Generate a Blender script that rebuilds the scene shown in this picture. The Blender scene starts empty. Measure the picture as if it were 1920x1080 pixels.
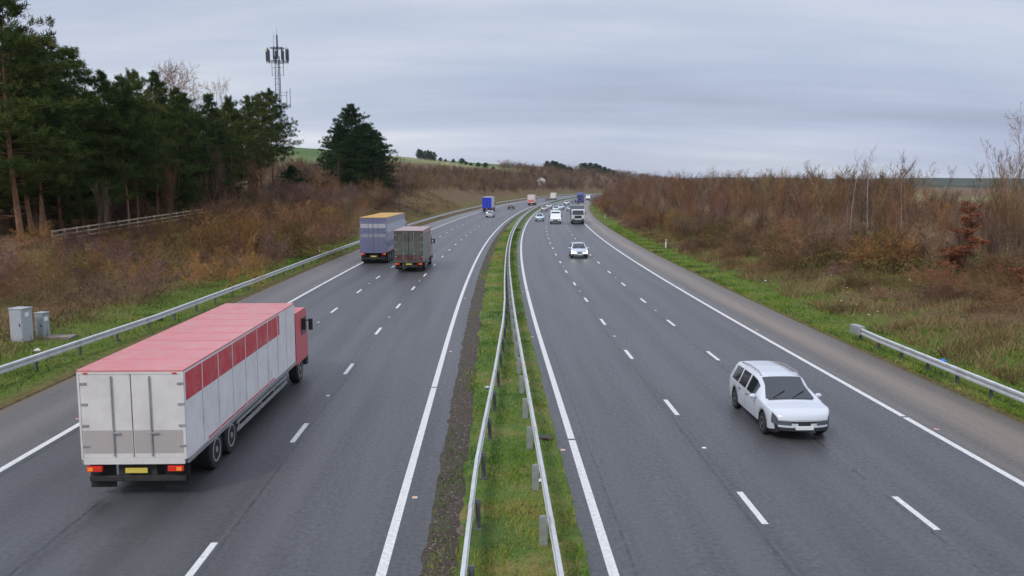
import bpy, math, random
import numpy as np
from mathutils import Vector, Matrix

random.seed(7)
RNG = np.random.default_rng(7)
scene = bpy.context.scene
COL = scene.collection
PI = math.pi

# ---------------------------------------------------------------- helpers
def smooth(x, a, b):
    u = np.clip((np.asarray(x, float) - a) / (b - a), 0, 1)
    return u * u * (3 - 2 * u)

def vnoise(x, y, seed=0):
    """cheap smooth 2-D noise in 0..1"""
    r = np.random.default_rng(seed)
    out = 0
    for k in range(7):
        a, f, p = r.uniform(0, 2 * PI), r.uniform(.55, 1.7), r.uniform(0, 2 * PI)
        out = out + np.sin((x * math.cos(a) + y * math.sin(a)) * f + p + 1.3 * np.sin((x * math.sin(a) - y * math.cos(a)) * f * .6 + p))
    return np.clip(.5 + out / 7.5, 0, 1)

def mesh_np(name, V, F, mats=(), midx=None, smooth_faces=False, uv=None, attrs=None):
    """F: (n,k) int array with constant k, or list of tuples"""
    me = bpy.data.meshes.new(name)
    V = np.asarray(V, np.float32).reshape(-1, 3)
    if isinstance(F, np.ndarray):
        n, k = F.shape
        loops = F.astype(np.int32).ravel()
        starts = (np.arange(n) * k).astype(np.int32)
        tot = np.full(n, k, np.int32)
    else:
        n = len(F)
        tot = np.array([len(f) for f in F], np.int32)
        starts = np.concatenate([[0], np.cumsum(tot)[:-1]]).astype(np.int32)
        loops = np.array([i for f in F for i in f], np.int32)
    me.vertices.add(len(V)); me.vertices.foreach_set("co", V.ravel())
    me.loops.add(len(loops)); me.loops.foreach_set("vertex_index", loops)
    me.polygons.add(n); me.polygons.foreach_set("loop_start", starts); me.polygons.foreach_set("loop_total", tot)
    for m in mats: me.materials.append(m)
    if midx is not None: me.polygons.foreach_set("material_index", np.asarray(midx, np.int32))
    me.polygons.foreach_set("use_smooth", np.full(n, bool(smooth_faces)))
    me.update(calc_edges=True)
    if uv is not None:
        l = me.uv_layers.new(name="UVMap")
        l.data.foreach_set("uv", np.asarray(uv, np.float32)[loops].ravel())
    for k_, a in (attrs or {}).items():
        at = me.attributes.new(k_, 'FLOAT', 'POINT')
        at.data.foreach_set("value", np.asarray(a, np.float32))
    me.validate()
    return me

class MB:
    def __init__(self): self.v = []; self.f = []; self.m = []
    def add(self, V, F, m=0):
        b = len(self.v); self.v += [tuple(p) for p in V]
        for f in F: self.f.append(tuple(b + i for i in f)); self.m.append(m)
        return self
    def box(self, x0, x1, y0, y1, z0, z1, m=0, bev=0.0):
        if bev <= 0:
            V = [(x, y, z) for x in (x0, x1) for y in (y0, y1) for z in (z0, z1)]
            F = [(0, 1, 3, 2), (4, 6, 7, 5), (0, 4, 5, 1), (2, 3, 7, 6), (0, 2, 6, 4), (1, 5, 7, 3)]
            return self.add(V, F, m)
        import bmesh
        bm = bmesh.new(); bmesh.ops.create_cube(bm, size=1)
        for v in bm.verts: v.co = Vector(((x0 + x1) / 2 + v.co.x * (x1 - x0), (y0 + y1) / 2 + v.co.y * (y1 - y0), (z0 + z1) / 2 + v.co.z * (z1 - z0)))
        bmesh.ops.bevel(bm, geom=bm.edges[:], offset=bev, segments=2, profile=.6, affect='EDGES')
        bm.verts.index_update()
        self.add([v.co[:] for v in bm.verts], [[v.index for v in f.verts] for f in bm.faces], m); bm.free()
        return self
    def tube(self, pts, rad, k=6, m=0, cap=True):
        pts = [Vector(p) for p in pts]; n = len(pts)
        rad = rad if hasattr(rad, '__len__') else [rad] * n
        V = []
        for i, p in enumerate(pts):
            d = (pts[min(i + 1, n - 1)] - pts[max(i - 1, 0)]).normalized()
            a = d.orthogonal().normalized() if i == 0 else (a0 - d * a0.dot(d)).normalized()
            a0 = a; b = d.cross(a)
            for j in range(k):
                c = 2 * PI * j / k
                V.append(p + (a * math.cos(c) + b * math.sin(c)) * rad[i])
        F = [(i * k + j, i * k + (j + 1) % k, (i + 1) * k + (j + 1) % k, (i + 1) * k + j) for i in range(n - 1) for j in range(k)]
        if cap: F += [tuple(range(k - 1, -1, -1)), tuple(range((n - 1) * k, n * k))]
        return self.add(V, F, m)
    def lathe(self, c, axis, prof, k=20, m=0):
        """prof: (radius, along axis)"""
        ax = Vector(axis).normalized(); a = ax.orthogonal().normalized(); b = ax.cross(a); c = Vector(c)
        V = [c + ax * h + (a * math.cos(2 * PI * j / k) + b * math.sin(2 * PI * j / k)) * r for r, h in prof for j in range(k)]
        n = len(prof)
        F = [(i * k + j, i * k + (j + 1) % k, (i + 1) * k + (j + 1) % k, (i + 1) * k + j) for i in range(n - 1) for j in range(k)]
        F += [tuple(range(k - 1, -1, -1)), tuple(range((n - 1) * k, n * k))]
        return self.add(V, F, m)
    def ell(self, c, r, k=10, m=0):
        V = []; F = []
        for i in range(k + 1):
            t = PI * i / k
            for j in range(2 * k):
                p = PI * j / k
                V.append((c[0] + r[0] * math.sin(t) * math.cos(p), c[1] + r[1] * math.sin(t) * math.sin(p), c[2] + r[2] * math.cos(t)))
        for i in range(k):
            for j in range(2 * k):
                F.append((i * 2 * k + j, (i + 1) * 2 * k + j, (i + 1) * 2 * k + (j + 1) % (2 * k), i * 2 * k + (j + 1) % (2 * k)))
        return self.add(V, F, m)
    def mesh(self, name, mats, sm=False):
        return mesh_np(name, self.v, self.f, mats if isinstance(mats, (list, tuple)) else [mats], self.m, sm)

def link(name, data, parent=None, loc=(0, 0, 0), rz=0.0):
    o = bpy.data.objects.new(name, data); COL.objects.link(o)
    o.location = loc; o.rotation_euler = (0, 0, rz)
    if parent is not None: o.parent = parent
    return o
def tag(o, label=None, cat=None, group=None, kind=None):
    if label: o['label'] = label
    if cat: o['category'] = cat
    if group: o['group'] = group
    if kind: o['kind'] = kind
    return o
def thing(name, label, cat, loc=(0, 0, 0), rz=0.0, group=None):
    return tag(link(name, None, None, loc, rz), label, cat, group)
def dup(root, loc, rz, label=None, group=None, scale=None):
    r = root.copy(); COL.objects.link(r); r.location = loc; r.rotation_euler = (0, 0, rz)
    if scale is not None: r.scale = scale if hasattr(scale, '__len__') else (scale,) * 3
    if label: r['label'] = label
    if group: r['group'] = group
    for ch in list(root.children):
        c = ch.copy(); COL.objects.link(c); c.parent = r
        for g in list(ch.children):
            d = g.copy(); COL.objects.link(d); d.parent = c
    return r

# ---------------------------------------------------------------- materials
def new_mat(name):
    m = bpy.data.materials.new(name); m.use_nodes = True
    nt = m.node_tree; nt.nodes.clear()
    out = nt.nodes.new('ShaderNodeOutputMaterial'); b = nt.nodes.new('ShaderNodeBsdfPrincipled')
    nt.links.new(b.outputs[0], out.inputs[0])
    return m, nt, b
def N(nt, t, **kw):
    n = nt.nodes.new(t)
    for k, v in kw.items():
        if k.startswith('i_'): n.inputs[k[2:].replace('_', ' ')].default_value = v
        else: setattr(n, k, v)
    return n
def rgb(c): return (c[0], c[1], c[2], 1)
def noise(nt, vec, scale, detail=4, rough=.6, out='Fac'):
    n = N(nt, 'ShaderNodeTexNoise'); n.inputs['Scale'].default_value = scale; n.inputs['Detail'].default_value = detail; n.inputs['Roughness'].default_value = rough
    if vec is not None: nt.links.new(vec, n.inputs['Vector'])
    return n.outputs[out]
def ramp(nt, fac, stops):
    r = N(nt, 'ShaderNodeValToRGB'); e = r.color_ramp.elements
    e[0].position, e[0].color = stops[0][0], rgb(stops[0][1])
    e[1].position, e[1].color = stops[-1][0], rgb(stops[-1][1])
    for p, c in stops[1:-1]:
        q = e.new(p); q.color = rgb(c)
    nt.links.new(fac, r.inputs['Fac']); return r.outputs['Color']
def mix(nt, fac, a, b, mode='MIX'):
    n = N(nt, 'ShaderNodeMix', data_type='RGBA', blend_type=mode)
    for s, v in ((0, fac), (6, a), (7, b)):
        if hasattr(v, 'links') or hasattr(v, 'is_linked'): nt.links.new(v, n.inputs[s])
        else: n.inputs[s].default_value = v if s == 0 else rgb(v)
    return n.outputs[2]
def mth(nt, op, a, b=None, c=None, clamp=False):
    n = N(nt, 'ShaderNodeMath', operation=op, use_clamp=clamp)
    for i, v in enumerate((a, b, c)):
        if v is None: continue
        if hasattr(v, 'is_linked'): nt.links.new(v, n.inputs[i])
        else: n.inputs[i].default_value = v
    return n.outputs[0]
def mapr(nt, v, a, b, c=0.0, d=1.0, smooth_=False):
    n = N(nt, 'ShaderNodeMapRange'); n.interpolation_type = 'SMOOTHSTEP' if smooth_ else 'LINEAR'
    nt.links.new(v, n.inputs[0])
    for i, x in enumerate((a, b, c, d)): n.inputs[1 + i].default_value = x
    return n.outputs[0]
def bump(nt, b, h, strength=.3, dist=.02):
    n = N(nt, 'ShaderNodeBump'); n.inputs['Strength'].default_value = strength; n.inputs['Distance'].default_value = dist
    nt.links.new(h, n.inputs['Height']); nt.links.new(n.outputs[0], b.inputs['Normal'])
def objco(nt): return N(nt, 'ShaderNodeTexCoord').outputs['Object']
def uvco(nt): return N(nt, 'ShaderNodeTexCoord').outputs['UV']

def plain(name, col, rough=.5, metal=0.0, var=.12, scale=6.0, spec=.5, coat=0.0, dirt=None, bumpy=0.0):
    m, nt, b = new_mat(name)
    f = noise(nt, objco(nt), scale, 5, .65)
    c = ramp(nt, f, [(.25, [x * (1 - var) for x in col]), (.75, [min(1, x * (1 + var)) for x in col])])
    if dirt:
        g = noise(nt, objco(nt), 1.7, 6, .7)
        c = mix(nt, mapr(nt, g, .45, .75, 0, dirt[1]), c, dirt[0])
    nt.links.new(c, b.inputs['Base Color'])
    b.inputs['Roughness'].default_value = rough; b.inputs['Metallic'].default_value = metal
    b.inputs['Specular IOR Level'].default_value = spec; b.inputs['Coat Weight'].default_value = coat; b.inputs['Coat Roughness'].default_value = .08
    if bumpy: bump(nt, b, f, bumpy, .02)
    return m
def glow(name, col, strength):
    m, nt, b = new_mat(name)
    b.inputs['Base Color'].default_value = rgb(col); b.inputs['Emission Color'].default_value = rgb(col); b.inputs['Emission Strength'].default_value = strength
    b.inputs['Roughness'].default_value = .2
    return m
def leafmat(name, cols, rough=.75, trans=0.0, rand=.5, scale=.6, spec=.25):
    """twigs, needles, blades: colour varies by clump ('tone' attribute), by place and from plant to plant"""
    m, nt, b = new_mat(name)
    at = N(nt, 'ShaderNodeAttribute', attribute_name='tone').outputs['Fac']
    oi = N(nt, 'ShaderNodeObjectInfo').outputs['Random']
    f = mth(nt, 'ADD', mth(nt, 'MULTIPLY', at, 1 - rand), mth(nt, 'MULTIPLY', oi, rand))
    c = ramp(nt, f, [(i / (len(cols) - 1), k) for i, k in enumerate(cols)])
    nt.links.new(c, b.inputs['Base Color']); b.inputs['Roughness'].default_value = rough; b.inputs['Specular IOR Level'].default_value = spec
    return m

def tarmac(name, base, seams=(), dust=None, tracks=(), patchy=.32):
    m, nt, b = new_mat(name)
    uv = uvco(nt); sep = N(nt, 'ShaderNodeSeparateXYZ'); nt.links.new(uv, sep.inputs[0]); T, S = sep.outputs[0], sep.outputs[1]
    mp = N(nt, 'ShaderNodeMapping'); mp.inputs['Scale'].default_value = (1.3, .045, 1); nt.links.new(uv, mp.inputs[0])
    streak = noise(nt, mp.outputs[0], 1.0, 5, .6)
    big = noise(nt, uv, .11, 4, .6)
    mid = noise(nt, uv, 2.2, 5, .7)
    fine = noise(nt, uv, 22, 5, .9)
    c = ramp(nt, streak, [(.3, [x * (1 - patchy) for x in base]), (.7, [x * (1 + patchy) for x in base])])
    c = mix(nt, mapr(nt, big, .4, .65, 0, .35), c, [base[0] * 1.25, base[1] * 1.18, base[2] * 1.1])
    c = mix(nt, mapr(nt, mid, .5, .8, 0, .30), c, [x * .72 for x in base])
    m8 = noise(nt, uv, 8, 5, .8)
    c = mix(nt, mapr(nt, m8, .36, .52, .55, 0), c, [x * .55 for x in base]); c = mix(nt, mapr(nt, m8, .55, .70, 0, .5), c, [x * 1.7 for x in base])
    blot = noise(nt, uv, .8, 3, .5); c = mix(nt, mapr(nt, blot, .62, .74, 0, .5), c, [x * .6 for x in base])
    for t0, w, k in tracks:      # worn wheel tracks and oily middles
        d = mth(nt, 'ABSOLUTE', mth(nt, 'SUBTRACT', T, t0))
        c = mix(nt, mth(nt, 'MULTIPLY', mapr(nt, d, 0, w, 1, 0, True), mapr(nt, streak, .25, .7, .35, 1)), c, [x * k for x in base])
    for t0, w in seams:
        wob = mth(nt, 'MULTIPLY', mth(nt, 'SUBTRACT', noise(nt, uv, .5, 2), .5), .05)
        d = mth(nt, 'ABSOLUTE', mth(nt, 'SUBTRACT', mth(nt, 'ADD', T, wob), t0))
        c = mix(nt, mth(nt, 'MULTIPLY', mapr(nt, d, w * .6, w, 1, 0), mapr(nt, mid, .42, .62, .1, .9)), c, [x * .4 for x in base])
        d3 = mth(nt, 'ABSOLUTE', mth(nt, 'SUBTRACT', mth(nt, 'ADD', T, wob), t0 + w * 2.2))
        c = mix(nt, mth(nt, 'MULTIPLY', mapr(nt, d3, w * .4, w * .9, 1, 0), mapr(nt, mid, .45, .65, .0, .45)), c, [x * 1.7 for x in base])
    if dust:
        for t0, w, col, k in dust:
            d = mth(nt, 'ABSOLUTE', mth(nt, 'SUBTRACT', T, t0))
            c = mix(nt, mth(nt, 'MULTIPLY', mapr(nt, d, 0, w, 1, 0, True), mapr(nt, streak, .2, .75, k * .35, k)), c, col)
    sp = mapr(nt, fine, .56, .68, 0, .65)
    c = mix(nt, sp, c, [x * 2.6 for x in base])
    c = mix(nt, mapr(nt, fine, .32, .46, .7, 0), c, [x * .35 for x in base])
    nt.links.new(c, b.inputs['Base Color']); nt.links.new(mapr(nt, m8, .4, .6, .50, .36), b.inputs['Roughness'])
    b.inputs['Specular IOR Level'].default_value = .30
    bump(nt, b, fine, .12, .004)
    return m

def ground_mat():
    m, nt, b = new_mat('ground_soil_grass')
    co = objco(nt)
    n1, n2, n3 = noise(nt, co, .35, 6, .7), noise(nt, co, 3.0, 6, .75), noise(nt, co, 14, 4, .8)
    brown = ramp(nt, n2, [(.25, (.06, .037, .02)), (.5, (.155, .095, .048)), (.75, (.27, .18, .09))])
    green = ramp(nt, n2, [(.25, (.045, .075, .012)), (.5, (.10, .15, .022)), (.75, (.18, .215, .045))])
    green = mix(nt, mapr(nt, n1, .5, .72, 0, .55), green, (.17, .13, .06))
    g = N(nt, 'ShaderNodeAttribute', attribute_name='green').outputs['Fac']
    fld = N(nt, 'ShaderNodeAttribute', attribute_name='field').outputs['Fac']
    gf = mth(nt, 'ADD', g, mth(nt, 'MULTIPLY', mth(nt, 'SUBTRACT', n2, .5), 1.1), clamp=True)
    c = mix(nt, gf, brown, green)
    n4 = noise(nt, co, .012, 4, .6)
    field = ramp(nt, n4, [(.35, (.085, .14, .045)), (.48, (.16, .185, .07)), (.56, (.27, .25, .115))])
    c = mix(nt, fld, c, field)
    c = mix(nt, mapr(nt, n3, .3, .5, .5, 0), c, (.03, .024, .014))
    nt.links.new(c, b.inputs['Base Color']); b.inputs['Roughness'].default_value = .95; b.inputs['Specular IOR Level'].default_value = .15
    bump(nt, b, n3, .8, .06)
    return m

M = {}
BASE = (.080, .080, .083)
M['tarmac_l'] = tarmac('tarmac_outbound', [x * .93 for x in BASE], seams=[(-5.62, .05), (-9.25, .05), (-12.6, .05)],
                       tracks=[(-3.1, .7, 1.15), (-4.9, .7, 1.18), (-6.7, .6, 1.2), (-8.5, .6, 1.2), (-10.2, .6, 1.15), (-12, .6, 1.15), (-7.6, .5, .86), (-11.1, .5, .85)])
M['tarmac_r'] = tarmac('tarmac_inbound', [x * .98 for x in BASE], seams=[(5.75, .05), (9.45, .05), (2.75, .04)],
                       tracks=[(3.3, .7, 1.12), (5.1, .7, 1.15), (6.9, .6, 1.15), (8.7, .6, 1.18), (10.5, .6, 1.15), (12.3, .6, 1.15), (7.8, .5, .88), (11.4, .5, .86)])
M['shoulder_r'] = tarmac('hard_shoulder_dusty', (.098, .088, .078), dust=[(15.1, 1.4, (.27, .20, .145), .9), (16.5, .7, (.15, .115, .08), .8), (13.6, .4, (.17, .15, .13), .5)], patchy=.18)
M['shoulder_l'] = tarmac('hard_shoulder_grey', (.115, .108, .105), dust=[(-16.2, .7, (.16, .12, .085), .85), (-14.6, 1.3, (.19, .17, .155), .5)], patchy=.2)
M['strip'] = tarmac('reserve_strip', (.105, .10, .10), patchy=.2)
M['ground'] = ground_mat()

def paint_mat():
    m, nt, b = new_mat('road_paint')
    uv = uvco(nt); f = noise(nt, uv, 9, 6, .75); g = noise(nt, uv, 22, 4, .8)
    c = ramp(nt, f, [(.3, (.50, .49, .46)), (.65, (.78, .77, .74))])
    c = mix(nt, mapr(nt, g, .32, .46, .8, 0), c, (.18, .18, .18))
    nt.links.new(c, b.inputs['Base Color']); b.inputs['Roughness'].default_value = .6
    return m
M['paint'] = paint_mat()
def gravel_mat():
    m, nt, b = new_mat('brown_gravel')
    co = objco(nt); v = N(nt, 'ShaderNodeTexVoronoi'); v.inputs['Scale'].default_value = 27; nt.links.new(co, v.inputs['Vector'])
    sp = N(nt, 'ShaderNodeSeparateColor'); nt.links.new(v.outputs['Color'], sp.inputs[0])
    c = ramp(nt, sp.outputs[0], [(0, (.024, .017, .013)), (.5, (.058, .039, .028)), (.88, (.10, .068, .05)), (1, (.30, .25, .21))])
    c = mix(nt, mapr(nt, noise(nt, co, 1.2, 5, .7), .42, .62, 0, .8), c, (.06, .052, .026))
    nt.links.new(c, b.inputs['Base Color']); b.inputs['Roughness'].default_value = .9
    bump(nt, b, v.outputs['Distance'], .9, .03)
    return m
M['gravel'] = gravel_mat()
M['steel'] = plain('galvanised_steel', (.62, .63, .63), .42, .35, .12, 3.0, dirt=((.36, .34, .30), .5))
M['lap'] = plain('worn_galvanised_lap', (.50, .50, .49), .5, .3, .2, 4.0)
M['steel_dark'] = plain('weathered_post_steel', (.13, .13, .135), .6, .3, .25, 5.0)
M['post_grey'] = plain('grey_post_steel', (.36, .37, .37), .55, .3, .25, 5.0, dirt=((.16, .15, .13), .6))
M['wood'] = plain('weathered_fence_wood', (.44, .36, .26), .85, 0, .25, 4.0)
M['cab_grey'] = plain('cabinet_grey_paint', (.42, .44, .47), .45, 0, .06, 3.0, dirt=((.27, .27, .25), .45))
M['cab_green'] = plain('cabinet_green_grey_paint', (.33, .37, .37), .5, 0, .1, 4.0, dirt=((.2, .22, .19), .5))
M['white'] = plain('white_paint', (.80, .81, .82), .4, 0, .04)
M['concrete'] = plain('concrete', (.21, .175, .15), .9, 0, .25, 5.0, bumpy=.4)
M['black'] = plain('black_rubber', (.018, .018, .02), .75, 0, .3, 8.0)
M['dark'] = plain('dark_plastic', (.03, .03, .033), .5, 0, .2, 8.0)
M['chassis'] = plain('chassis_grime', (.035, .032, .03), .75, .1, .4, 6.0)
M['rim'] = plain('wheel_alloy', (.25, .255, .265), .4, .8, .15)
M['glass'] = plain('tinted_glass', (.02, .024, .028), .05, 0, .05, 2.0, spec=.9)
M['redlamp'] = glow('red_lamp', (.6, .03, .015), .15)
M['amber'] = glow('amber_lamp', (.85, .25, .03), .2)
M['head'] = plain('clear_lamp', (.13, .14, .155), .08, .3, .03)
M['headlit'] = glow('lit_headlamp', (1, .93, .78), 5.0)
M['plate_y'] = plain('yellow_plate', (.72, .56, .09), .5, 0, .03)
M['plate_w'] = plain('white_plate', (.78, .78, .76), .5, 0, .03)
M['bark_pine'] = plain('pine_bark', (.24, .125, .07), .95, 0, .45, 3.0)
M['bark'] = plain('grey_brown_bark', (.19, .145, .115), .95, 0, .35, 4.0)
M['bark_birch'] = plain('birch_bark', (.40, .36, .32), .8, 0, .3, 2.5)
M['needle'] = leafmat('pine_needles', [(.012, .028, .007), (.036, .066, .015), (.082, .11, .024), (.17, .14, .04)], rand=.35, spec=.08)
M['needle_dk'] = leafmat('dark_needles', [(.012, .03, .011), (.028, .058, .021), (.055, .09, .028)], rand=.3, spec=.08)
def tw(name, a, b, c): M[name] = leafmat(name + '_twigs', [[a[0] * .62, a[1] * .56, a[2] * .5], [b[0] * 1.05, b[1] * .95, b[2] * .85], [c[0] * 1.2, c[1] * 1.08, c[2] * .98]], rand=.5)
tw('brown', (.07, .038, .022), (.165, .093, .052), (.29, .175, .10))
tw('purple', (.080, .043, .04), (.145, .084, .074), (.235, .15, .13))
tw('ochre', (.14, .072, .026), (.27, .148, .05), (.40, .245, .10))
tw('olive', (.065, .05, .016), (.145, .115, .032), (.25, .20, .065))
tw('rust', (.13, .058, .028), (.21, .10, .05), (.29, .155, .085))
tw('larch', (.13, .065, .045), (.22, .115, .075), (.30, .17, .115))
tw('grey', (.12, .088, .066), (.20, .15, .11), (.29, .23, .175))
M['beech'] = leafmat('copper_beech_leaves', [(.10, .03, .016), (.23, .078, .034), (.37, .165, .08)], rand=.1)
M['bramble'] = leafmat('bramble_leaves', [(.045, .035, .014), (.075, .085, .02), (.12, .14, .03), (.17, .12, .05)], rand=.4)
M['grass'] = leafmat('grass_blades', [(.035, .085, .008), (.10, .185, .016), (.18, .265, .032), (.29, .26, .07)], rand=.0)
M['deadgrass'] = leafmat('dead_grass', [(.11, .064, .03), (.21, .135, .062), (.32, .22, .115), (.15, .13, .035)], rand=.0)
M['dry_median'] = leafmat('median_grass_blades', [(.035, .09, .008), (.095, .20, .014), (.20, .265, .03), (.36, .27, .085)], rand=.0)

# ---------------------------------------------------------------- the road's line
H_CAM, F_PX, PITCH = 7.43, 1611.0, math.atan(195 / 1611)
DS = .5
SS = np.arange(-40, 1500 + DS, DS)
_k = np.where(SS < 38, 0, np.where(SS < 130, .00056, np.where(SS < 520, .00043, .0007)))
_th = np.cumsum(_k) * DS - .0235
_X = np.concatenate([[0], np.cumsum(np.sin(_th[:-1]) * DS)]); _Y = np.concatenate([[0], np.cumsum(np.cos(_th[:-1]) * DS)])
_i0 = int(40 / DS); _X -= _X[_i0]; _Y -= _Y[_i0]
def RP(s, t):
    s = np.asarray(s, float); t = np.asarray(t, float)
    x, y, h = np.interp(s, SS, _X), np.interp(s, SS, _Y), np.interp(s, SS, _th)
    return x + t * np.cos(h), y - t * np.sin(h)
def heading(s): return float(np.interp(s, SS, _th))
def ST(X, Y):
    i = np.argmin((_X - X) ** 2 + (_Y - Y) ** 2)
    return SS[i], (X - _X[i]) * math.cos(_th[i]) - (Y - _Y[i]) * math.sin(_th[i])

TL, TR = -16.3, 16.6            # outer edges of the hard shoulders
def ground_z(s, t, rough=True):
    s = np.asarray(s, float); t = np.asarray(t, float); s, t = np.broadcast_arrays(s, t)
    d = -t + TL
    near = np.interp(d, [0, 8, 22, 45, 100, 300, 700], [.06, .15, 2.4, 4.5, 6, 9, 14])
    far = np.interp(d, [0, 2, 13, 40, 90, 250, 420, 800], [.06, .25, 5, 9, 17, 31, 34, 34])
    far2 = np.interp(d, [0, 2, 13, 40, 60, 100, 250, 420, 800], [.06, .25, 5, 13, 18, 24.5, 31.5, 34, 34])
    w2 = smooth(s, 240, 430); far = (far * (1 - w2) + far2 * w2) * (1 - .7 * smooth(s, 850, 1300))
    w = smooth(s, 88, 180)
    zl = near * (1 - w) + far * w
    d2 = t - TR
    zr = np.interp(d2, [0, 2, 10, 20, 40, 80, 150, 300, 700], [.06, .1, 1.1, 1.8, 2.3, 2.5, 3.0, 0.5, -4])
    z = np.where(t < 0, zl, zr)
    if rough:
        dd = np.where(t < 0, d, d2)
        z = z + (vnoise(s * .5, t * .5, 3) - .5) * .5 * smooth(dd, 1.5, 9) + (vnoise(s * 2.1, t * 2.1, 5) - .5) * .16 * smooth(dd, .6, 3)
    return np.where((t > TL + .02) & (t < TR - .02), -.12, z)
def GP(s, t):
    x, y = RP(s, t); return (float(x), float(y), float(ground_z(s, t)))

def ribbon(name, tl, s, z, mat, zs=None):
    tl = np.asarray(tl, float); s = np.asarray(s, float)
    Sg, Tg = np.meshgrid(s, tl, indexing='ij')
    X, Y = RP(Sg, Tg)
    Z = np.broadcast_to(np.asarray(zs if zs is not None else z, float), Sg.shape)
    n, k = len(s), len(tl)
    i, j = np.meshgrid(np.arange(n - 1), np.arange(k - 1), indexing='ij'); a = (i * k + j).ravel()
    F = np.stack([a, a + 1, a + k + 1, a + k], 1)
    return mesh_np(name, np.stack([X, Y, Z], -1).reshape(-1, 3), F, [mat], uv=np.stack([Tg, Sg], -1).reshape(-1, 2), smooth_faces=True)

# terrain -----------------------------------------------------------
tl = np.unique(np.concatenate([-np.geomspace(16.31, 900, 90), [-16.25, TL, -14, 0, 14, TR - .05], np.geomspace(TR + .02, 800, 90), -np.linspace(16.4, 45, 40), np.linspace(16.7, 45, 40)]))
sl = np.unique(np.concatenate([np.linspace(-35, 150, 150), np.geomspace(150, 1400, 120)]))
Sg, Tg = np.meshgrid(sl, tl, indexing='ij'); X, Y = RP(Sg, Tg); Z = ground_z(Sg, Tg)
D = np.where(Tg < 0, -Tg + TL, Tg - TR)
gn = vnoise(Sg * .35, Tg * .35, 11)
greenL = (1 - smooth(D, 3.5, 8.5)) * (1 - .7 * smooth(Sg, 105, 150)) + .35 * smooth(gn, .6, .8) * (1 - smooth(D, 14, 30)) * (1 - smooth(Sg, 95, 130))
greenL = greenL * (.25 + .75 * smooth(D, .25, 1.1))
greenR = (1 - smooth(D, 2.0, 4.5 + 2.5 * (1 - smooth(Sg, 45, 75)))) + .55 * smooth(gn, .5, .75) * (1 - smooth(D, 25, 40)) * (1 - smooth(Sg, 90, 140))
greenR = greenR * (.35 + .65 * smooth(D, .1, .6))
green = np.clip(np.where(Tg < 0, greenL, greenR), 0, 1)
field = np.where(Tg < 0, smooth(D, 58, 66) * smooth(Sg, 170, 240) * (1 - smooth(Sg, 700, 800)), .8 * smooth(D, 75, 90) * (1 - smooth(D, 130, 150)))
n, k = Sg.shape
i, j = np.meshgrid(np.arange(n - 1), np.arange(k - 1), indexing='ij'); a = (i * k + j).ravel()
g = link('ground', mesh_np('ground', np.stack([X, Y, Z], -1).reshape(-1, 3), np.stack([a, a + 1, a + k + 1, a + k], 1), [M['ground']], smooth_faces=True,
     attrs={'green': green.ravel(), 'field': field.ravel()}))
tag(g, kind='structure')
# land to the horizon, with far hills
ang = np.linspace(0, 2 * PI, 181); rad = np.array([60, 700, 1200, 1700, 2400, 3000, 3600, 4200, 4800, 5400, 6500])
A_, R_ = np.meshgrid(ang, rad, indexing='ij')
hz = -9 + (vnoise(A_ * 9, R_ * .0012, 21) * 26 + 28) * smooth(R_, 2900, 4600) + vnoise(A_ * 30, R_ * .002, 23) * 9 * smooth(R_, 2600, 4200)
V = np.stack([R_ * np.sin(A_), R_ * np.cos(A_), hz], -1).reshape(-1, 3)
n, k = A_.shape; i, j = np.meshgrid(np.arange(n - 1), np.arange(k - 1), indexing='ij'); a = (i * k + j).ravel()
def far_mat():
    m, nt, b = new_mat('far_woods_fields')
    f = noise(nt, objco(nt), .004, 6, .7)
    c = ramp(nt, f, [(.35, (.025, .035, .022)), (.55, (.05, .06, .03)), (.7, (.10, .13, .05))])
    nt.links.new(c, b.inputs['Base Color']); b.inputs['Roughness'].default_value = 1; b.inputs['Specular IOR Level'].default_value = 0
    return m
M['far'] = far_mat()
tag(link('hills', mesh_np('hills', V, np.stack([a, a + 1, a + k + 1, a + k], 1), [M['far']], smooth_faces=True)), kind='structure')

# carriageways -------------------------------------------------------
SR = np.unique(np.concatenate([np.arange(-30, 300, 4.0), np.arange(300, 1301, 10.0)]))
def structure(name, me): return tag(link(name, me), kind='structure')
structure('road_outbound', ribbon('road_outbound', [-12.95, -9.4, -5.8, -1.35], SR, 0, M['tarmac_l']))
structure('road_inbound', ribbon('road_inbound', [1.8, 6, 9.62, 13.3], SR, 0, M['tarmac_r']))
structure('hard_shoulder_outbound', ribbon('hso', [TL - .05, -14.6, -12.95], SR, 0, M['shoulder_l']))
structure('hard_shoulder_inbound', ribbon('hsi', [13.3, 15, TR + .05], SR, 0, M['shoulder_r']))
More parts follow.
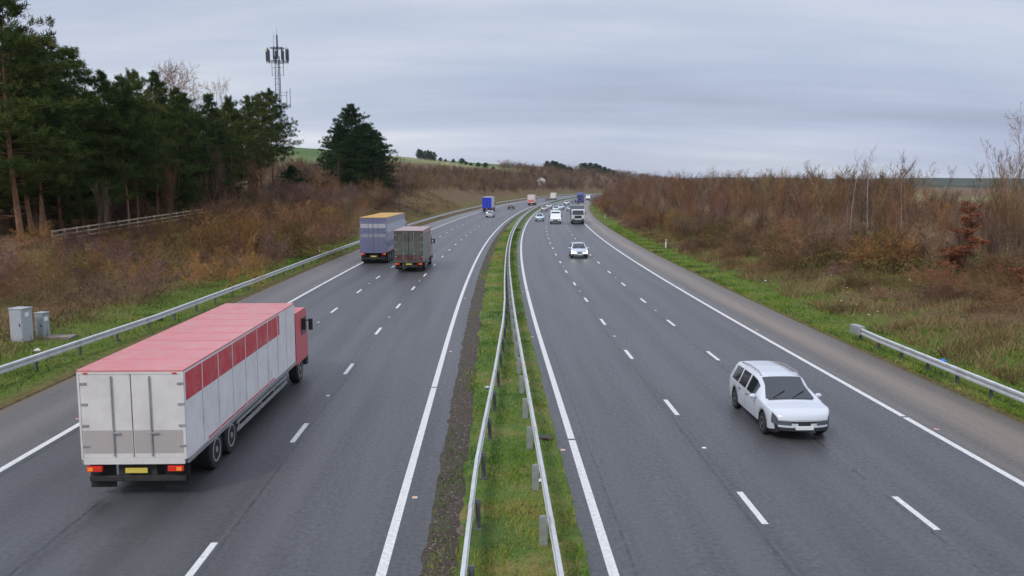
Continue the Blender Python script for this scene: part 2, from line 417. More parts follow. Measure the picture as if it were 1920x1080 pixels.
# central reserve: gravel strip and turf
sm = np.unique(np.concatenate([np.arange(-30, 120, .5), np.arange(120, 1301, 8.0)]))
def wob(s, seed, a): return (vnoise(s * 1.1, s * 0 + seed, seed) - .5) * a
tg = np.array([-1.45, -1.3, -1.0, -.8, -.45]); Sg, Tg = np.meshgrid(sm, tg, indexing='ij')
zz = np.array([-.02, .03, .06, .07, .03])[None, :] + (vnoise(Sg * 4, Tg * 6, 4) - .5) * .05
structure('gravel_strip', ribbon('gravel_strip', tg, sm, 0, M['gravel'], zz))
tg = np.array([-.75, -.6, -.3, .2, .7, 1.2, 1.6, 1.8, 1.92]); Sg, Tg = np.meshgrid(sm, tg, indexing='ij')
zz = np.array([.02, .07, .1, .12, .13, .12, .1, .09, -.03])[None, :] + (vnoise(Sg * 2, Tg * 3, 6) - .5) * .08
def turf():
    m, nt, b = new_mat('median_turf'); co = objco(nt)
    n1, n2 = noise(nt, co, .5, 6, .7), noise(nt, co, 9, 5, .8)
    c = ramp(nt, n1, [(.35, (.05, .105, .010)), (.5, (.10, .17, .018)), (.62, (.22, .18, .05))])
    c = mix(nt, mapr(nt, n2, .3, .55, .6, 0), c, (.035, .03, .015))
    nt.links.new(c, b.inputs['Base Color']); b.inputs['Roughness'].default_value = .95; bump(nt, b, n2, .8, .04); return m
M['turf'] = turf()
structure('central_reserve', ribbon('central_reserve', tg, sm, 0, M['turf'], zz))

# road markings ------------------------------------------------------
def markings(name, edge, dashes):
    V, F, U = [], [], []
    def strip(t, w, s0, s1, step=4.0):
        ss = np.linspace(s0, s1, max(2, int((s1 - s0) / step) + 1))
        b = len(V)
        for s in ss:
            for q in (t - w / 2, t + w / 2):
                x, y = RP(s, q); V.append((float(x), float(y), .004)); U.append((q, s))
        for i in range(len(ss) - 1): F.append((b + 2 * i, b + 2 * i + 1, b + 2 * i + 3, b + 2 * i + 2))
    for t, w, gap0 in edge:
        cuts = [-30] + [gap0 + 36 * i for i in range(-1, 8)] + [1250]
        for a, b in zip(cuts[:-1], cuts[1:]): strip(t, w, a + (.07 if a > -30 else 0), b - .07)
    for t, s0 in dashes:
        for i in range(-3, 90): strip(t, .15, s0 + 9 * i, s0 + 9 * i + 2.0, 1.0)
    structure(name, mesh_np(name, V, F, [M['paint']], uv=U))
markings('road_markings_outbound', [(-2.14, .2, 31.0), (-12.87, .2, 28.0)], [(-5.8, 24.3), (-9.4, 22.6)])
markings('road_markings_inbound', [(2.32, .2, 24.4), (13.23, .2, 26.6)], [(6.0, 18.0), (9.62, 17.6)])

# reflective road studs
def stud_mesh(col):
    b = MB(); b.box(-.06, .06, -.05, .05, 0, .012, 0, .004); b.box(-.045, .045, -.035, .035, .012, .024, 1, .004)
    return b.mesh('road_stud', [M['white'], col])
st_w, st_r, st_a = stud_mesh(M['white']), stud_mesh(plain('red_reflector', (.7, .1, .06), .3)), stud_mesh(plain('amber_reflector', (.85, .38, .1), .3))
for t, s0, me, c, where, cat in ((-5.8, 29.8, st_w, 'white', 'on the dashed line between the two faster outbound lanes', 0), (-9.4, 28.1, st_w, 'white', 'on the dashed line beside the slow outbound lane', 0),
                       (6.0, 23.5, st_w, 'white', 'on the dashed line between the two faster inbound lanes', 0), (9.62, 32.1, st_w, 'white', 'on the dashed line beside the slow inbound lane', 0),
                       (-1.85, 19.8, st_a, 'amber', 'beside the outbound edge line by the gravel strip', 0), (1.98, 23.4, st_a, 'amber', 'beside the inbound edge line by the central turf', 0),
                       (-13.2, 27.0, st_r, 'red', 'beside the outbound hard shoulder line', 0), (13.55, 25.2, st_r, 'red', 'beside the inbound hard shoulder line', 0)):
    for i in range(5):
        s = s0 + 18 * i; x, y = RP(s, t)
        tag(link('road_stud', me, None, (float(x), float(y), .001), -heading(s)), f'small {c} reflective road stud set {where}', 'road stud', f'{c} road studs {where}')

# ---------------------------------------------------------------- barriers
WP = [(.0, -.155), (.07, -.13), (.075, -.07), (.01, -.03), (.01, .03), (.075, .07), (.07, .13), (.0, .155), (-.008, .155), (.06, .122), (.063, .075), (.0, .035), (.0, -.035), (.063, -.075), (.06, -.122), (-.008, -.155)]
def sweep(ss, tfun, zfun, side, prof=WP, org=(0, 0, 0)):
    """side +1: beam faces larger t"""
    V = []
    for s in ss:
        t, z = float(tfun(s)), float(zfun(s))
        for n_, h in prof:
            x, y = RP(s, t + side * n_); V.append((float(x) - org[0], float(y) - org[1], z + h - org[2]))
    k = len(prof)
    F = [(i * k + j, (i + 1) * k + j, (i + 1) * k + (j + 1) % k, i * k + (j + 1) % k) for i in range(len(ss) - 1) for j in range(k)]
    if side < 0: F = [f[::-1] for f in F]
    F += [tuple(range(k)), tuple(range((len(ss) - 1) * k, len(ss) * k))]
    return V, F
def barrier(label, ss, tfun, zg, side, hgt, post_me, post_off, sp0, spacing, nmax, end=None):
    s0 = ss[0]; x, y = RP(s0, tfun(s0)); org = (float(x), float(y), 0)
    r = thing('crash_barrier', label, 'crash barrier', org)
    V, F = sweep(ss, tfun, lambda s: zg(s) + hgt, side, WP, org)
    link('rail', mesh_np('rail', V, F, [M['steel']]), r)
    ps = np.arange(sp0, ss[-1], spacing)
    lp = [(n_ + (.005 if q < 8 else -.005), h) for q, (n_, h) in enumerate(WP)]
    for s in ps[1:25:2]:
        Vl, Fl = sweep([s - .55, s - .15], tfun, lambda q: zg(q) + hgt, side, lp, org)
        link('lap_joint', mesh_np('lap_joint', Vl, Fl, [M['lap']]), r)
    def base(s):
        t = float(tfun(s)) + post_off; x, y = RP(s, t); return float(x) - org[0], float(y) - org[1], float(zg(s))
    for s in ps[:nmax]: link('post', post_me, r, base(s), -heading(s))
    if len(ps) > nmax:
        b = MB(); pv = [v.co[:] for v in post_me.vertices]; pf = [tuple(p.vertices) for p in post_me.polygons]
        for s in ps[nmax:]:
            bx = base(s); b.add([(v[0] + bx[0], v[1] + bx[1], v[2] + bx[2]) for v in pv], pf)
        tag(link('far_post', b.mesh('far_post', [post_me.materials[0]]), r), kind='stuff')
    return r, org
def zpost(name, w, d, h, mat):
    b = MB(); b.box(-w / 2, w / 2, -d / 2, -d / 2 + .02, -.1, h); b.box(-w / 2, w / 2, d / 2 - .02, d / 2, -.1, h); b.box(-.012, .012, -d / 2 + .02, d / 2 - .02, -.1, h)
    return b.mesh(name, mat)
def rpost():
    b = MB(); b.tube([(0, 0, -.1), (0, 0, .62)], .055, 10); b.lathe((0, 0, 0), (0, 0, 1), [(.09, 0), (.09, .04), (.06, .05)], 12); b.box(-.06, .06, -.02, .02, .62, .68)
    return b.mesh('post', M['steel_dark'])
post_round = rpost(); post_wide = zpost('post', .16, .07, .66, M['post_grey']); post_thin = zpost('post', .09, .11, .62, M['steel_dark'])
t_med_l = lambda s: np.interp(s, [-30, 14, 20, 30, 42, 50, 70, 90], [-.62, -.49, -.37, .1, .58, .74, .82, .84])
t_med_r = lambda s: np.interp(s, [-30, 60, 75, 90], [1.15, 1.15, 1.10, 1.08])
ssb = np.concatenate([np.arange(6, 120, 1.6), np.arange(120, 640, 5.0)])
flat = lambda s: .1
barrier('steel crash barrier on thin dark posts in the central reserve, beside the gravel strip', ssb, t_med_l, flat, -1, .56, post_round, .11, 8.0, 3.2, 90)
barrier('steel crash barrier on wide grey posts in the central reserve, beside the inbound carriageway', ssb, t_med_r, flat, 1, .56, post_wide, -.12, 7.1, 3.2, 90)
t_left = lambda s: np.interp(s, [-30, 20, 31, 44, 60, 90, 700], [-19.4, -18.8, -18.1, -17.25, -16.95, -16.85, -16.85])
zl_ = lambda s: float(ground_z(s, t_left(s), False))
barrier('long steel crash barrier along the grass verge of the outbound hard shoulder', np.concatenate([np.arange(20, 140, 2.0), np.arange(140, 640, 6.0)]), t_left, zl_, 1, .56, post_thin, -.12, 21, 3.2, 90)
t_right = lambda s: np.interp(s, [0, 30, 37.5, 40], [17.1, 17.1, 17.15, 17.3])
zr_ = lambda s: float(ground_z(s, t_right(s), False))
rb, org = barrier('short steel crash barrier with a boxed end on the verge beside the dusty hard shoulder', np.arange(10, 40.1, 1.5), t_right, zr_, -1, .52, post_thin, .12, 11, 2.2, 90)
b = MB(); x, y = RP(39.6, 17.25); b.box(-.20, .12, -.42, .42, .36, .78, 0, .03)
link('end_terminal', b.mesh('end_terminal', M['post_grey']), rb, (float(x) - org[0], float(y) - org[1], .05), -heading(39) + .1)
# flat disc standing for a smear of pale soil by a post; drain
b = MB(); b.lathe((0, 0, 0), (0, 0, 1), [(.36, 0), (.36, .012), (.30, .02)], 18)
x, y = RP(17.6, -.42); tag(link('soil_patch', b.mesh('soil_patch', plain('pale_soil', (.14, .10, .08), .95, 0, .35, 6.0)), None, (float(x), float(y), .085)), 'pale round smear of soil around a barrier post at the gravel edge', 'soil patch')
b = MB(); b.box(-.22, .22, -.16, .16, 0, .05, 0, .01); b.box(-.17, .17, -.11, .11, .05, .056, 1)
x, y = RP(24.2, 1.5); tag(link('drain_cover', b.mesh('drain_cover', [plain('rusty_iron', (.09, .045, .03), .8), M['dark']]), None, (float(x), float(y), .1), 0), 'rusty dark drain cover in the turf beside the inbound edge line', 'drain cover')

# ---------------------------------------------------------------- vegetation
def ribs(p0, p1, r0, r1, rng):
    p0, p1 = np.asarray(p0, float), np.asarray(p1, float); n = len(p0)
    d = p1 - p0; q = rng.normal(size=(n, 3)); c = np.cross(d, q); c /= np.linalg.norm(c, axis=1)[:, None] + 1e-9
    r0 = np.asarray(r0)[:, None]; r1 = np.asarray(r1)[:, None]
    V = np.stack([p0 - c * r0, p0 + c * r0, p1 + c * r1, p1 - c * r1], 1).reshape(-1, 3)
    return V, np.arange(4 * n).reshape(n, 4)
def prisms(segs, k=5):
    b = MB()
    for p0, p1, r0, r1 in segs: b.tube([p0, p1], [r0, r1], k, 0, False)
    return b
def grow(seed, height, spread, stems, levels=3, root=.35, kids=3, thin=.008, lean=.35, base_r=.03, gravity=0.15, trunk=False, wig=.22, kidlen=.62, kidang=.75):
    rng = random.Random(seed); segs = []
    def branch(p, d, L, r, lev, nseg):
        seg = L / nseg
        for i in range(nseg):
            d = (d + Vector((rng.gauss(0, wig), rng.gauss(0, wig), rng.gauss(0, wig) + gravity)) * (.6 if lev == 0 else 1)).normalized()
            q = p + d * seg; r2 = max(thin * .6, r * (.82 if lev == 0 else .75))
            segs.append((p.copy(), q.copy(), r, r2, lev)); p, r = q, r2
            if lev < levels and (i > 0 or lev > 0 or not trunk):
                for _ in range(kids if lev > 0 else kids + (1 if trunk else 0)):
                    if rng.random() < .82:
                        ax = d.cross(Vector((rng.gauss(0, 1), rng.gauss(0, 1), rng.gauss(0, 1)))).normalized()
                        dd = (Matrix.Rotation(rng.uniform(.55, 1.25) * kidang, 3, ax) @ d).normalized()
                        frac = 1 - .55 * (i / nseg) if lev == 0 else 1
                        branch(q, dd, L * kidlen * (.42 if trunk and lev == 0 else .8) * frac * rng.uniform(.6, 1.2), max(thin, r * .55), lev + 1, max(2, nseg - 1 if not trunk else 3))
    for k in range(stems):
        a = rng.uniform(0, 2 * PI); rr = spread * root * math.sqrt(rng.random()) if stems > 1 else 0
        p = Vector((rr * math.cos(a), rr * math.sin(a), -.1))
        tl_ = abs(rng.gauss(0, lean)) * (spread / height) * 1.6 if stems > 1 else rng.uniform(0, .06)
        d = Vector((math.cos(a) * tl_, math.sin(a) * tl_, 1)).normalized()
        branch(p, d, height * rng.uniform(.62, .92) if stems > 1 else height * .95, base_r * rng.uniform(.7, 1.2), 0, 5 if stems > 1 else 9)
    return segs
def tonearr(P, seed, f=1.4):
    return np.clip(.5 + (vnoise(P[:, 0] * f + P[:, 2] * .7, P[:, 1] * f - P[:, 2] * .9, seed) - .5) * 1.5 + np.random.default_rng(seed).normal(0, .13, len(P)), 0, 1)
def segmesh(name, segs, mat, seed, thick):
    rng = np.random.default_rng(seed)
    V, F = ribs([s[0] for s in segs], [s[1] for s in segs], [s[2] for s in segs], [s[3] for s in segs], rng)
    tone = np.repeat(tonearr(V[::4], seed), 4)
    return mesh_np(name, V, F, [mat], attrs={'tone': tone})
def shrub_proto(seed, h, w, stems, mat, **kw):
    segs = grow(seed, h, w, stems, **kw)
    return segmesh('bare_shrub', segs, M[mat], seed, 0)
def tree_proto(seed, h, mat, bark='bark', stems=1, spread=2, **kw):
    segs = grow(seed, h, spread, stems, trunk=True, **kw)
    big = [s[:4] for s in segs if s[4] == 0]; small = [s for s in segs if s[4] > 0]
    return prisms(big, 6).mesh('trunk', M[bark], True), segmesh('crown', small, M[mat], seed, 0)

SAP = {}
SHRUB = {}
for mat in ('brown', 'purple', 'ochre', 'olive', 'grey', 'rust'):
    SHRUB[mat] = [shrub_proto(100 + hash(mat) % 1 + 7 * i + len(mat), 3.0, 3.2, 16, mat, levels=3, kids=2, thin=.007, base_r=.02, lean=.42, gravity=.06) for i in range(2)]
TREE = {}
for i_, (nm, mat, bark, kw) in enumerate((
        ('slim_brown', 'brown', 'bark', dict(levels=3, kids=2, thin=.009, base_r=.065, wig=.10, kidang=.72)),
        ('slim_purple', 'purple', 'bark', dict(levels=3, kids=2, thin=.009, base_r=.06, wig=.12, kidang=.66)),
        ('ochre', 'ochre', 'bark', dict(levels=3, kids=2, thin=.009, base_r=.06, wig=.13, kidang=.8)),
        ('olive', 'olive', 'bark', dict(levels=3, kids=2, thin=.009, base_r=.06, wig=.13, kidang=.8)),
        ('grey', 'grey', 'bark', dict(levels=3, kids=2, thin=.010, base_r=.08, wig=.13, kidang=.85)),
        ('rust', 'rust', 'bark', dict(levels=3, kids=2, thin=.009, base_r=.06, wig=.12, kidang=.8)),
        ('larch', 'larch', 'bark', dict(levels=3, kids=3, thin=.008, base_r=.06, wig=.06, kidang=1.1)),
        ('birch', 'purple', 'bark_birch', dict(levels=3, kids=1, thin=.008, base_r=.075, wig=.07, kidang=.75)),
        )):
    TREE[nm] = [tree_proto(300 + 10 * i_ + q, 7.0, mat, bark, **kw) for q in range(2)]

for i_, mat in enumerate(('brown', 'purple', 'ochre', 'olive', 'grey', 'rust')):
    SAP[mat] = []
    for q in range(2):
        sg = grow(500 + 10 * i_ + q, 7.0, 2.6, 6, levels=3, root=.06, kids=2, thin=.0085, base_r=.035, lean=.3, gravity=.22, wig=.09, kidlen=.50, kidang=.50)
        SAP[mat].append((prisms([a[:4] for a in sg if a[4] == 0], 5).mesh('trunk', M['bark'], True), segmesh('crown', [a for a in sg if a[4] > 0], M[mat], 500 + 10 * i_ + q, 0)))
def pine(seed, h, r, limbs=85, low=.28, mat='needle', needles=25, narrow=1.0, tuft=.25):
    rng = random.Random(seed); nr = np.random.default_rng(seed)
    bx, by = rng.uniform(-.5, .5), rng.uniform(-.5, .5)
    def axis(z):
        u = z / h; return Vector((bx * math.sin(u * 2.2), by * math.sin(u * 2.8), z))
    tr = MB(); n = 10
    tr.tube([axis(h * .98 * i / n) + Vector((0, 0, -.2)) for i in range(n + 1)], [max(.02, .20 * (h / 17) * (1 - .92 * i / n)) for i in range(n + 1)], 8)
    C, Dv = [], []
    for i in range(limbs):
        u = low + (1 - low) * ((i + rng.random()) / limbs) ** .9
        z = u * h; a = rng.uniform(0, 2 * PI)
        prof = min(1.0, (u - low) / .16 + .45) * (1 - ((u - low) / (1 - low)) ** 2.8) + .12
        L = r * prof * rng.uniform(.5, 1.25) * narrow
        up = rng.uniform(-.05, .35) + .5 * max(0, u - .7)
        d = Vector((math.cos(a), math.sin(a), up)).normalized(); p = axis(z)
        pts = [p + d * (L * q) + Vector((0, 0, .10 * L * (q * q) * rng.uniform(-.5, 1))) for q in (0, .35, .7, 1)]
        tr.tube(pts, [.05 * (1.15 - u), .035 * (1.15 - u), .02 * (1.1 - u), .006], 4)
        nc = int(5 + L * 4.2)
        for c in range(nc):
            q = rng.uniform(.22, 1.05)
            o = d * (L * q); side = Vector((-d.y, d.x, 0))
            pos = p + o + side * rng.gauss(0, .2 * L * (1.15 - q * .4)) + Vector((0, 0, rng.gauss(.06, .14)))
            C.append(pos); Dv.append((d * .5 + Vector((0, 0, .55))))
    for i in range(9):       # dead stubs low on the bole
        z = h * rng.uniform(.1, low + .1); a = rng.uniform(0, 2 * PI); p = axis(z); L = rng.uniform(.5, 2.0)
        d = Vector((math.cos(a), math.sin(a), rng.uniform(-.3, .3)))
        tr.tube([p, p + d * L * .6, p + d * L + Vector((0, 0, -.15))], [.03, .018, .006], 4)
    C = np.array([c[:] for c in C]); Dv = np.array([d[:] for d in Dv]); m = len(C)
    dirs = nr.normal(size=(m, needles, 3)) * .75 + Dv[:, None, :]
    dirs /= np.linalg.norm(dirs, axis=2)[:, :, None]
    ln = nr.uniform(.6, 1.25, (m, needles, 1)) * tuft
    base = C[:, None, :] + nr.normal(0, .10, (m, needles, 3))
    tip = base + dirs * ln
    V, F = ribs(base.reshape(-1, 3), tip.reshape(-1, 3), np.full(m * needles, .026), np.full(m * needles, .008), nr)
    tone = np.clip(nr.normal(.42, .2, m) + .25 * (vnoise(C[:, 0] * .9, C[:, 2] * .9, seed) - .5), 0, 1)
    return tr.mesh('trunk', M['bark_pine'], True), mesh_np('crown', V, F, [M[mat]], attrs={'tone': np.repeat(tone, needles * 4)})

def plant_tree(name, label, cat, protos, s, t, h, href, group=None, w=1.0, rz=None, XY=None):
    if XY is not None: s, t = ST(*XY)
    x, y, z = GP(s, t)
    r = thing(name, label, cat, (x, y, z - .05), random.uniform(0, 6.28) if rz is None else rz, group)
    k = h / href; r.scale = (k * w, k * w, k)
    tr, cr = protos; link('trunk', tr, r); link('crown', cr, r)
    return r
def plant_shrub(mat, s, t, h, label, group, w=1.0, name='bare_shrub', XY=None):
    if XY is not None: s, t = ST(*XY)
    x, y, z = GP(s, t)
    o = link(name, random.choice(SHRUB[mat]), None, (x, y, z - .05), random.uniform(0, 6.28)); k = h / 2.9
    o.scale = (k * w, k * w, k)
    return tag(o, label, 'shrub', group)

# pines behind the fence ---------------------------------------------
PINES = [pine(1, 17, 4.0, limbs=118, low=.22), pine(2, 17, 3.5, limbs=124, low=.17), pine(3, 17, 4.1, limbs=108, low=.32), pine(4, 17, 3.6, limbs=135, low=.06)]
front = [(-40.4, 71.0, 20.3, 0), (-41.0, 74.8, 16.6, 2), (-42.5, 78.5, 17.0, 1), (-43.5, 83.0, 18.2, 3), (-41.5, 87.5, 15.6, 1), (-40.8, 91.5, 15.8, 2), (-41.8, 96.5, 16.8, 0), (-42.0, 102.0, 17.2, 1), (-41.6, 108, 16.0, 3),
         (-42.2, 114, 15.4, 1), (-41.6, 121, 15.6, 3), (-41.5, 128, 15.8, 0), (-41.2, 135, 16.2, 1), (-41.0, 142, 16.4, 2), (-41.0, 149, 17.4, 2)]
flab = ['tallest dark pine, at the near end of the wood, rising above all others', 'pine with a bare orange-brown trunk behind the near end of the fence', 'dark broad pine just beyond the tallest one behind the fence',
        'pine with a tufted spiky top second tallest in the wood', 'lower dark pine standing behind the middle of the wooden fence', 'pine with a pale forked bare trunk behind the wooden fence', 'broad pine behind the far half of the wooden fence',
        'pine with a full dark crown above the far end of the fence', 'dark low-branched pine just beyond the end of the fence', 'pine in front of the bare reddish larches', 'dense dark pine beside the bare reddish larches', 'broad dark pine between the larches and the mast',
        'pine with branches down to the scrub, near the mast', 'bare-stemmed pine close to the phone mast with sky behind its trunk', 'last pine of the wood, spreading branches in front of the phone mast']
for i, (X_, Y_, h, v) in enumerate(front):
    plant_tree('pine_tree', flab[i], 'tree', PINES[v], 0, 0, h, 17, None, 1.12 if i == 0 else random.uniform(.85, 1.05), XY=(X_, Y_))
for i in range(17):
    plant_tree('pine_tree', 'dark pine deep in the wood behind the front row of pines', 'tree', PINES[(3, 1)[i % 3 == 2]], 0, 0, random.uniform(12.5, 15.0), 17, 'pines deep in the wood', 1.2, XY=(-48.0 + random.uniform(-1.5, 1.5), 74 + i * 4.7 + random.uniform(-1, 1)))
for i in range(12):
    plant_tree('pine_tree', 'dark pine deep in the wood behind the front row of pines', 'tree', PINES[3], 0, 0, random.uniform(11, 13.5), 17, 'pines deep in the wood', 1.45, XY=(-57 + random.uniform(-2, 2), 84 + i * 6.2))
plant_tree('pine_tree', 'pine pressed against the tallest one at the near end of the wood', 'tree', PINES[1], 0, 0, 17.8, 17, None, 1.1, XY=(-42.3, 75.8))
plant_tree('pine_tree', 'spiky-topped pine filling the dip beyond the tallest one', 'tree', PINES[3], 0, 0, 17.6, 17, None, 1.15, XY=(-43.5, 87.0))
plant_tree('pine_tree', 'broad pine half hidden behind the spiky-topped one', 'tree', PINES[0], 0, 0, 16.6, 17, None, 1.15, XY=(-45.5, 82.0))
for i, (X_, Y_) in enumerate(((-49, 128), (-47.5, 132), (-46.5, 139), (-50, 124), (-48.2, 130), (-47.2, 136), (-49.5, 126))):
    plant_tree('bare_larch', 'tall bare reddish larch top standing out between the dark pines', 'tree', TREE['larch'][i % 2], 0, 0, 18.8 - (i % 4) * .7, 7, 'larches among the pines', 1.0, XY=(X_, Y_))
ISO = [pine(11, 17, 5.0, limbs=215, low=.08, mat='needle_dk', needles=26), pine(12, 17, 4.8, limbs=200, low=.08, mat='needle_dk', needles=26)]
for X_, Y_, h, v, lab in ((-31.3, 170, 17.4, 0, 'big dense pine forming the peak of the lone clump beyond the mast'), (-28.2, 168, 14.2, 1, 'pine on the road side of the lone clump beyond the mast'), (-34.2, 173, 12.6, 1, 'lower pine on the mast side of the lone clump'), (-27.2, 174, 13.4, 0, 'pine at the back of the lone clump on its road side'), (-30.2, 165, 12.0, 0, 'lowest pine at the front of the lone clump')):
    plant_tree('pine_tree', lab, 'tree', ISO[v], 0, 0, h, 17, None, 1.05, XY=(X_, Y_))
plant_tree('pine_tree', 'small bushy evergreen at the foot of the last pines before the field', 'tree', ISO[1], 0, 0, 5.5, 17, None, 1.7, XY=(-37.2, 146))

for X_, Y_, h, c, lab in ((-39.8, 100, 7.5, 'rust', 'rusty bare sapling in front of the pines above the end of the fence'), (-39.5, 112, 8.5, 'brown', 'brown bare sapling against the middle of the pine wood'), (-39.6, 118, 9.0, 'larch', 'reddish bare sapling between the dark pines'), (-39.0, 131, 8.0, 'rust', 'rusty bare sapling near the mast end of the wood'), (-39.3, 124, 7.0, 'brown', 'low brown sapling between the rusty and reddish ones'), (-39.2, 82, 5.5, 'grey', 'pale bare sapling behind the middle of the fence')):
    plant_tree('bare_sapling', lab, 'tree', SAP.get(c, SAP['purple'])[0], 0, 0, h, 7, None, 1.1, XY=(X_, Y_))
# left bank shrubs -----------------------------------------------------
named = [  # X, Y, height, width, colour, label
    (-24.3, 53.5, 2.9, 1.25, 'purple', 'dark purplish rounded shrub closest behind the steel barrier on the bank'),
    (-21.3, 60.5, 2.6, 1.2, 'ochre', 'ochre bushy shrub beside the dark purplish rounded one'),
    (-28.5, 55.0, 3.0, 1.2, 'olive', 'olive shrub between the grey cabinets and the purplish rounded shrub'),
    (-28.0, 48.0, 2.4, 1.3, 'brown', 'low brown shrub just up the bank behind the grey cabinets'),
    (-32.0, 51.5, 3.4, 1.2, 'purple', 'tall purple-brown shrub above the grey cabinets'),
    (-21.0, 67.0, 2.7, 1.1, 'ochre', 'straw-coloured shrub standing over the bright grass by the barrier'),
    (-22.0, 74.5, 3.3, 1.15, 'purple', 'dark purplish shrub halfway along the bank behind the barrier'),
    (-21.6, 87.0, 5.0, 1.0, 'brown', 'large dull brown rounded shrub at the edge by the yellow-roofed lorry'),
    (-24.5, 84.0, 4.6, 1.0, 'ochre', 'tall orange-tinted shrub behind the large dull brown one'),
    (-26.5, 78.0, 4.2, 1.1, 'ochre', 'tall ochre shrub in front of the far end of the fence'),
    (-27.5, 68.0, 3.4, 1.1, 'olive', 'olive-brown shrub below the middle of the wooden fence'),
    (-31.0, 62.0, 3.0, 1.2, 'purple', 'purple shrub below the near end of the wooden fence'),
]
for X_, Y_, h, w, c, lab in named: plant_shrub(c, 0, 0, h, lab, None, w, XY=(X_, Y_))
for s_, h_ in ((76, 1.6), (79.5, 1.3), (85, 1.7), (88, 1.3), (94, 1.8), (97, 1.5), (101, 2.0), (104, 2.2), (73, 1.7)):
    c_ = random.choice(['brown', 'ochre', 'purple']); plant_shrub(c_, s_, -36.4 + random.uniform(-.4, .6), h_, f'{c_} bare bush growing up against the wooden fence', f'{c_} bushes against the fence', 1.3)
cl = {'brown': 'brown', 'purple': 'purple-brown', 'ochre': 'ochre', 'olive': 'olive-brown', 'grey': 'grey-brown', 'rust': 'rust-coloured'}
for i in range(84):
    s = random.uniform(44, 122); lo = 4.2 + 3.4 * (s < 58)
    d = lo + (17 if s > 62 else 26) * random.random() ** .9
    c = random.choice(['brown', 'purple', 'ochre', 'olive', 'brown', 'ochre', 'ochre'])
    h = random.uniform(1.6, 2.7) if s < 75 else random.uniform(2.4, 4.0)
    if 66 < s < 100 and d > 13: h = min(h, 1.9)
    plant_shrub(c, s, TL - d, h, f'{cl[c]} bare shrub in the scrub between the barrier and the pines', f'{cl[c]} shrubs in the scrub below the pines', random.uniform(1, 1.4))
for i in range(22):
    s = random.uniform(60, 160); c = random.choice(['brown', 'purple', 'olive'])
    plant_shrub(c, s, TL - random.uniform(26, 36) if s < 110 else TL - random.uniform(20, 28), random.uniform(2.2, 3.6), f'{cl[c]} bare shrub growing in the shade of the pine trunks', f'{cl[c]} shrubs under the pines', 1.2)
# far left bank: scrub and young trees up the cutting
for i in range(120):
    s = 118 + 330 * random.random() ** 1.25
    d0 = 6 + 4 * smooth(s, 120, 170) + (3 if 150 < s < 240 else 0)
    d = float(d0) + 38 * random.random() ** 1.4
    if i % 2:
        c = random.choice(['brown', 'purple', 'ochre', 'grey', 'rust', 'olive'])
        plant_shrub(c, s, TL - d, random.uniform(2.6, 4.6), f'{cl[c]} bare shrub on the slope of the cutting beyond the lone pine clump', f'{cl[c]} shrubs on the cutting slope', random.uniform(1.0, 1.5))
    else:
        c = random.choice(['slim_brown', 'slim_purple', 'grey', 'ochre', 'olive'])
        plant_tree('bare_tree', f"{c.replace('slim_', '')} bare young tree on the slope of the cutting beyond the lone pine clump", 'tree', random.choice(TREE[c]), s, TL - d, random.uniform(4, 6), 7, f'{c} trees on the cutting slope', 1.35)
for X_, Y_, h, c, lab in ((-22.5, 172, 10.5, 'grey', 'tallest grey bare tree beside the lone pine clump'), (-25.5, 166, 8.0, 'slim_brown', 'brown bare tree in front of the lone pine clump'), (-19.5, 178, 8.5, 'olive', 'yellowish bare tree next to the tall grey one by the pine clump'),
                          (-30.0, 150, 6.5, 'slim_purple', 'purplish bare tree between the last pine and the lone clump'), (-26.0, 140, 5.5, 'grey', 'pale-stemmed bare tree above the yellow-roofed lorry'), (-33.5, 152, 5.0, 'slim_brown', 'brown bare tree below the pale field')):
    plant_tree('bare_tree', lab, 'tree', TREE[c][0], 0, 0, h, 7, None, 1.2, XY=(X_, Y_))
# more scrub at the foot of the clump and across the end of the cutting
for i in range(46):
    s = 128 + 60 * random.random(); d = random.uniform(9, 22); c = random.choice(['brown', 'purple', 'grey', 'rust'])
    plant_shrub(c, s, TL - d, random.uniform(2.4, 4.2), f'{cl[c]} bare shrub at the foot of the lone pine clump', f'{cl[c]} shrubs at the foot of the pine clump', 1.25)
for i in range(70):
    s = random.uniform(420, 760); d = random.uniform(5, 30); c = random.choice(['slim_brown', 'slim_purple', 'grey', 'olive'])
    plant_tree('bare_tree', f"{c.replace('slim_', '')} bare tree at the far end of the cutting where the road bends away", 'tree', random.choice(TREE[c]), s, TL - d, random.uniform(6, 9), 7, f'{c} trees at the far bend', 1.6)

# right-hand woodland --------------------------------------------------
def dfront(s): return float(np.interp(s, [50, 66, 80, 110, 150, 200, 300, 500], [14, 10.5, 8.5, 6.5, 5, 4.4, 4, 4]))
kinds = ['brown', 'purple', 'brown', 'purple', 'brown', 'purple', 'ochre', 'olive', 'grey', 'rust', 'rust']
for i in range(250):
    u = (i + random.random()) / 250
    sy = 58 + 330 * u ** 1.6
    d = dfront(sy) + 1.0 + (30 if sy > 85 else 20) * random.random() ** 1.3 * (1 if sy < 200 else .7)
    c = random.choice(kinds)
    h = random.uniform(3.8, 5.8) if sy < 85 else random.uniform(4.8, 7.4)
    if sy > 200: h *= 1.15
    if d - dfront(sy) < 4: h *= .8
    x_, y_ = RP(sy, TR + d)
    if .45 < x_ / y_ < .60: h = min(h, 4.2 if x_ / y_ > .47 else 5.2)
    plant_tree('bare_sapling', f'{cl[c]} many-stemmed bare sapling in the young woodland beside the inbound carriageway', 'tree', random.choice(SAP[c]), sy, TR + d, h, 7, f'{cl[c]} saplings in the young woodland', random.uniform(1.0, 1.4))
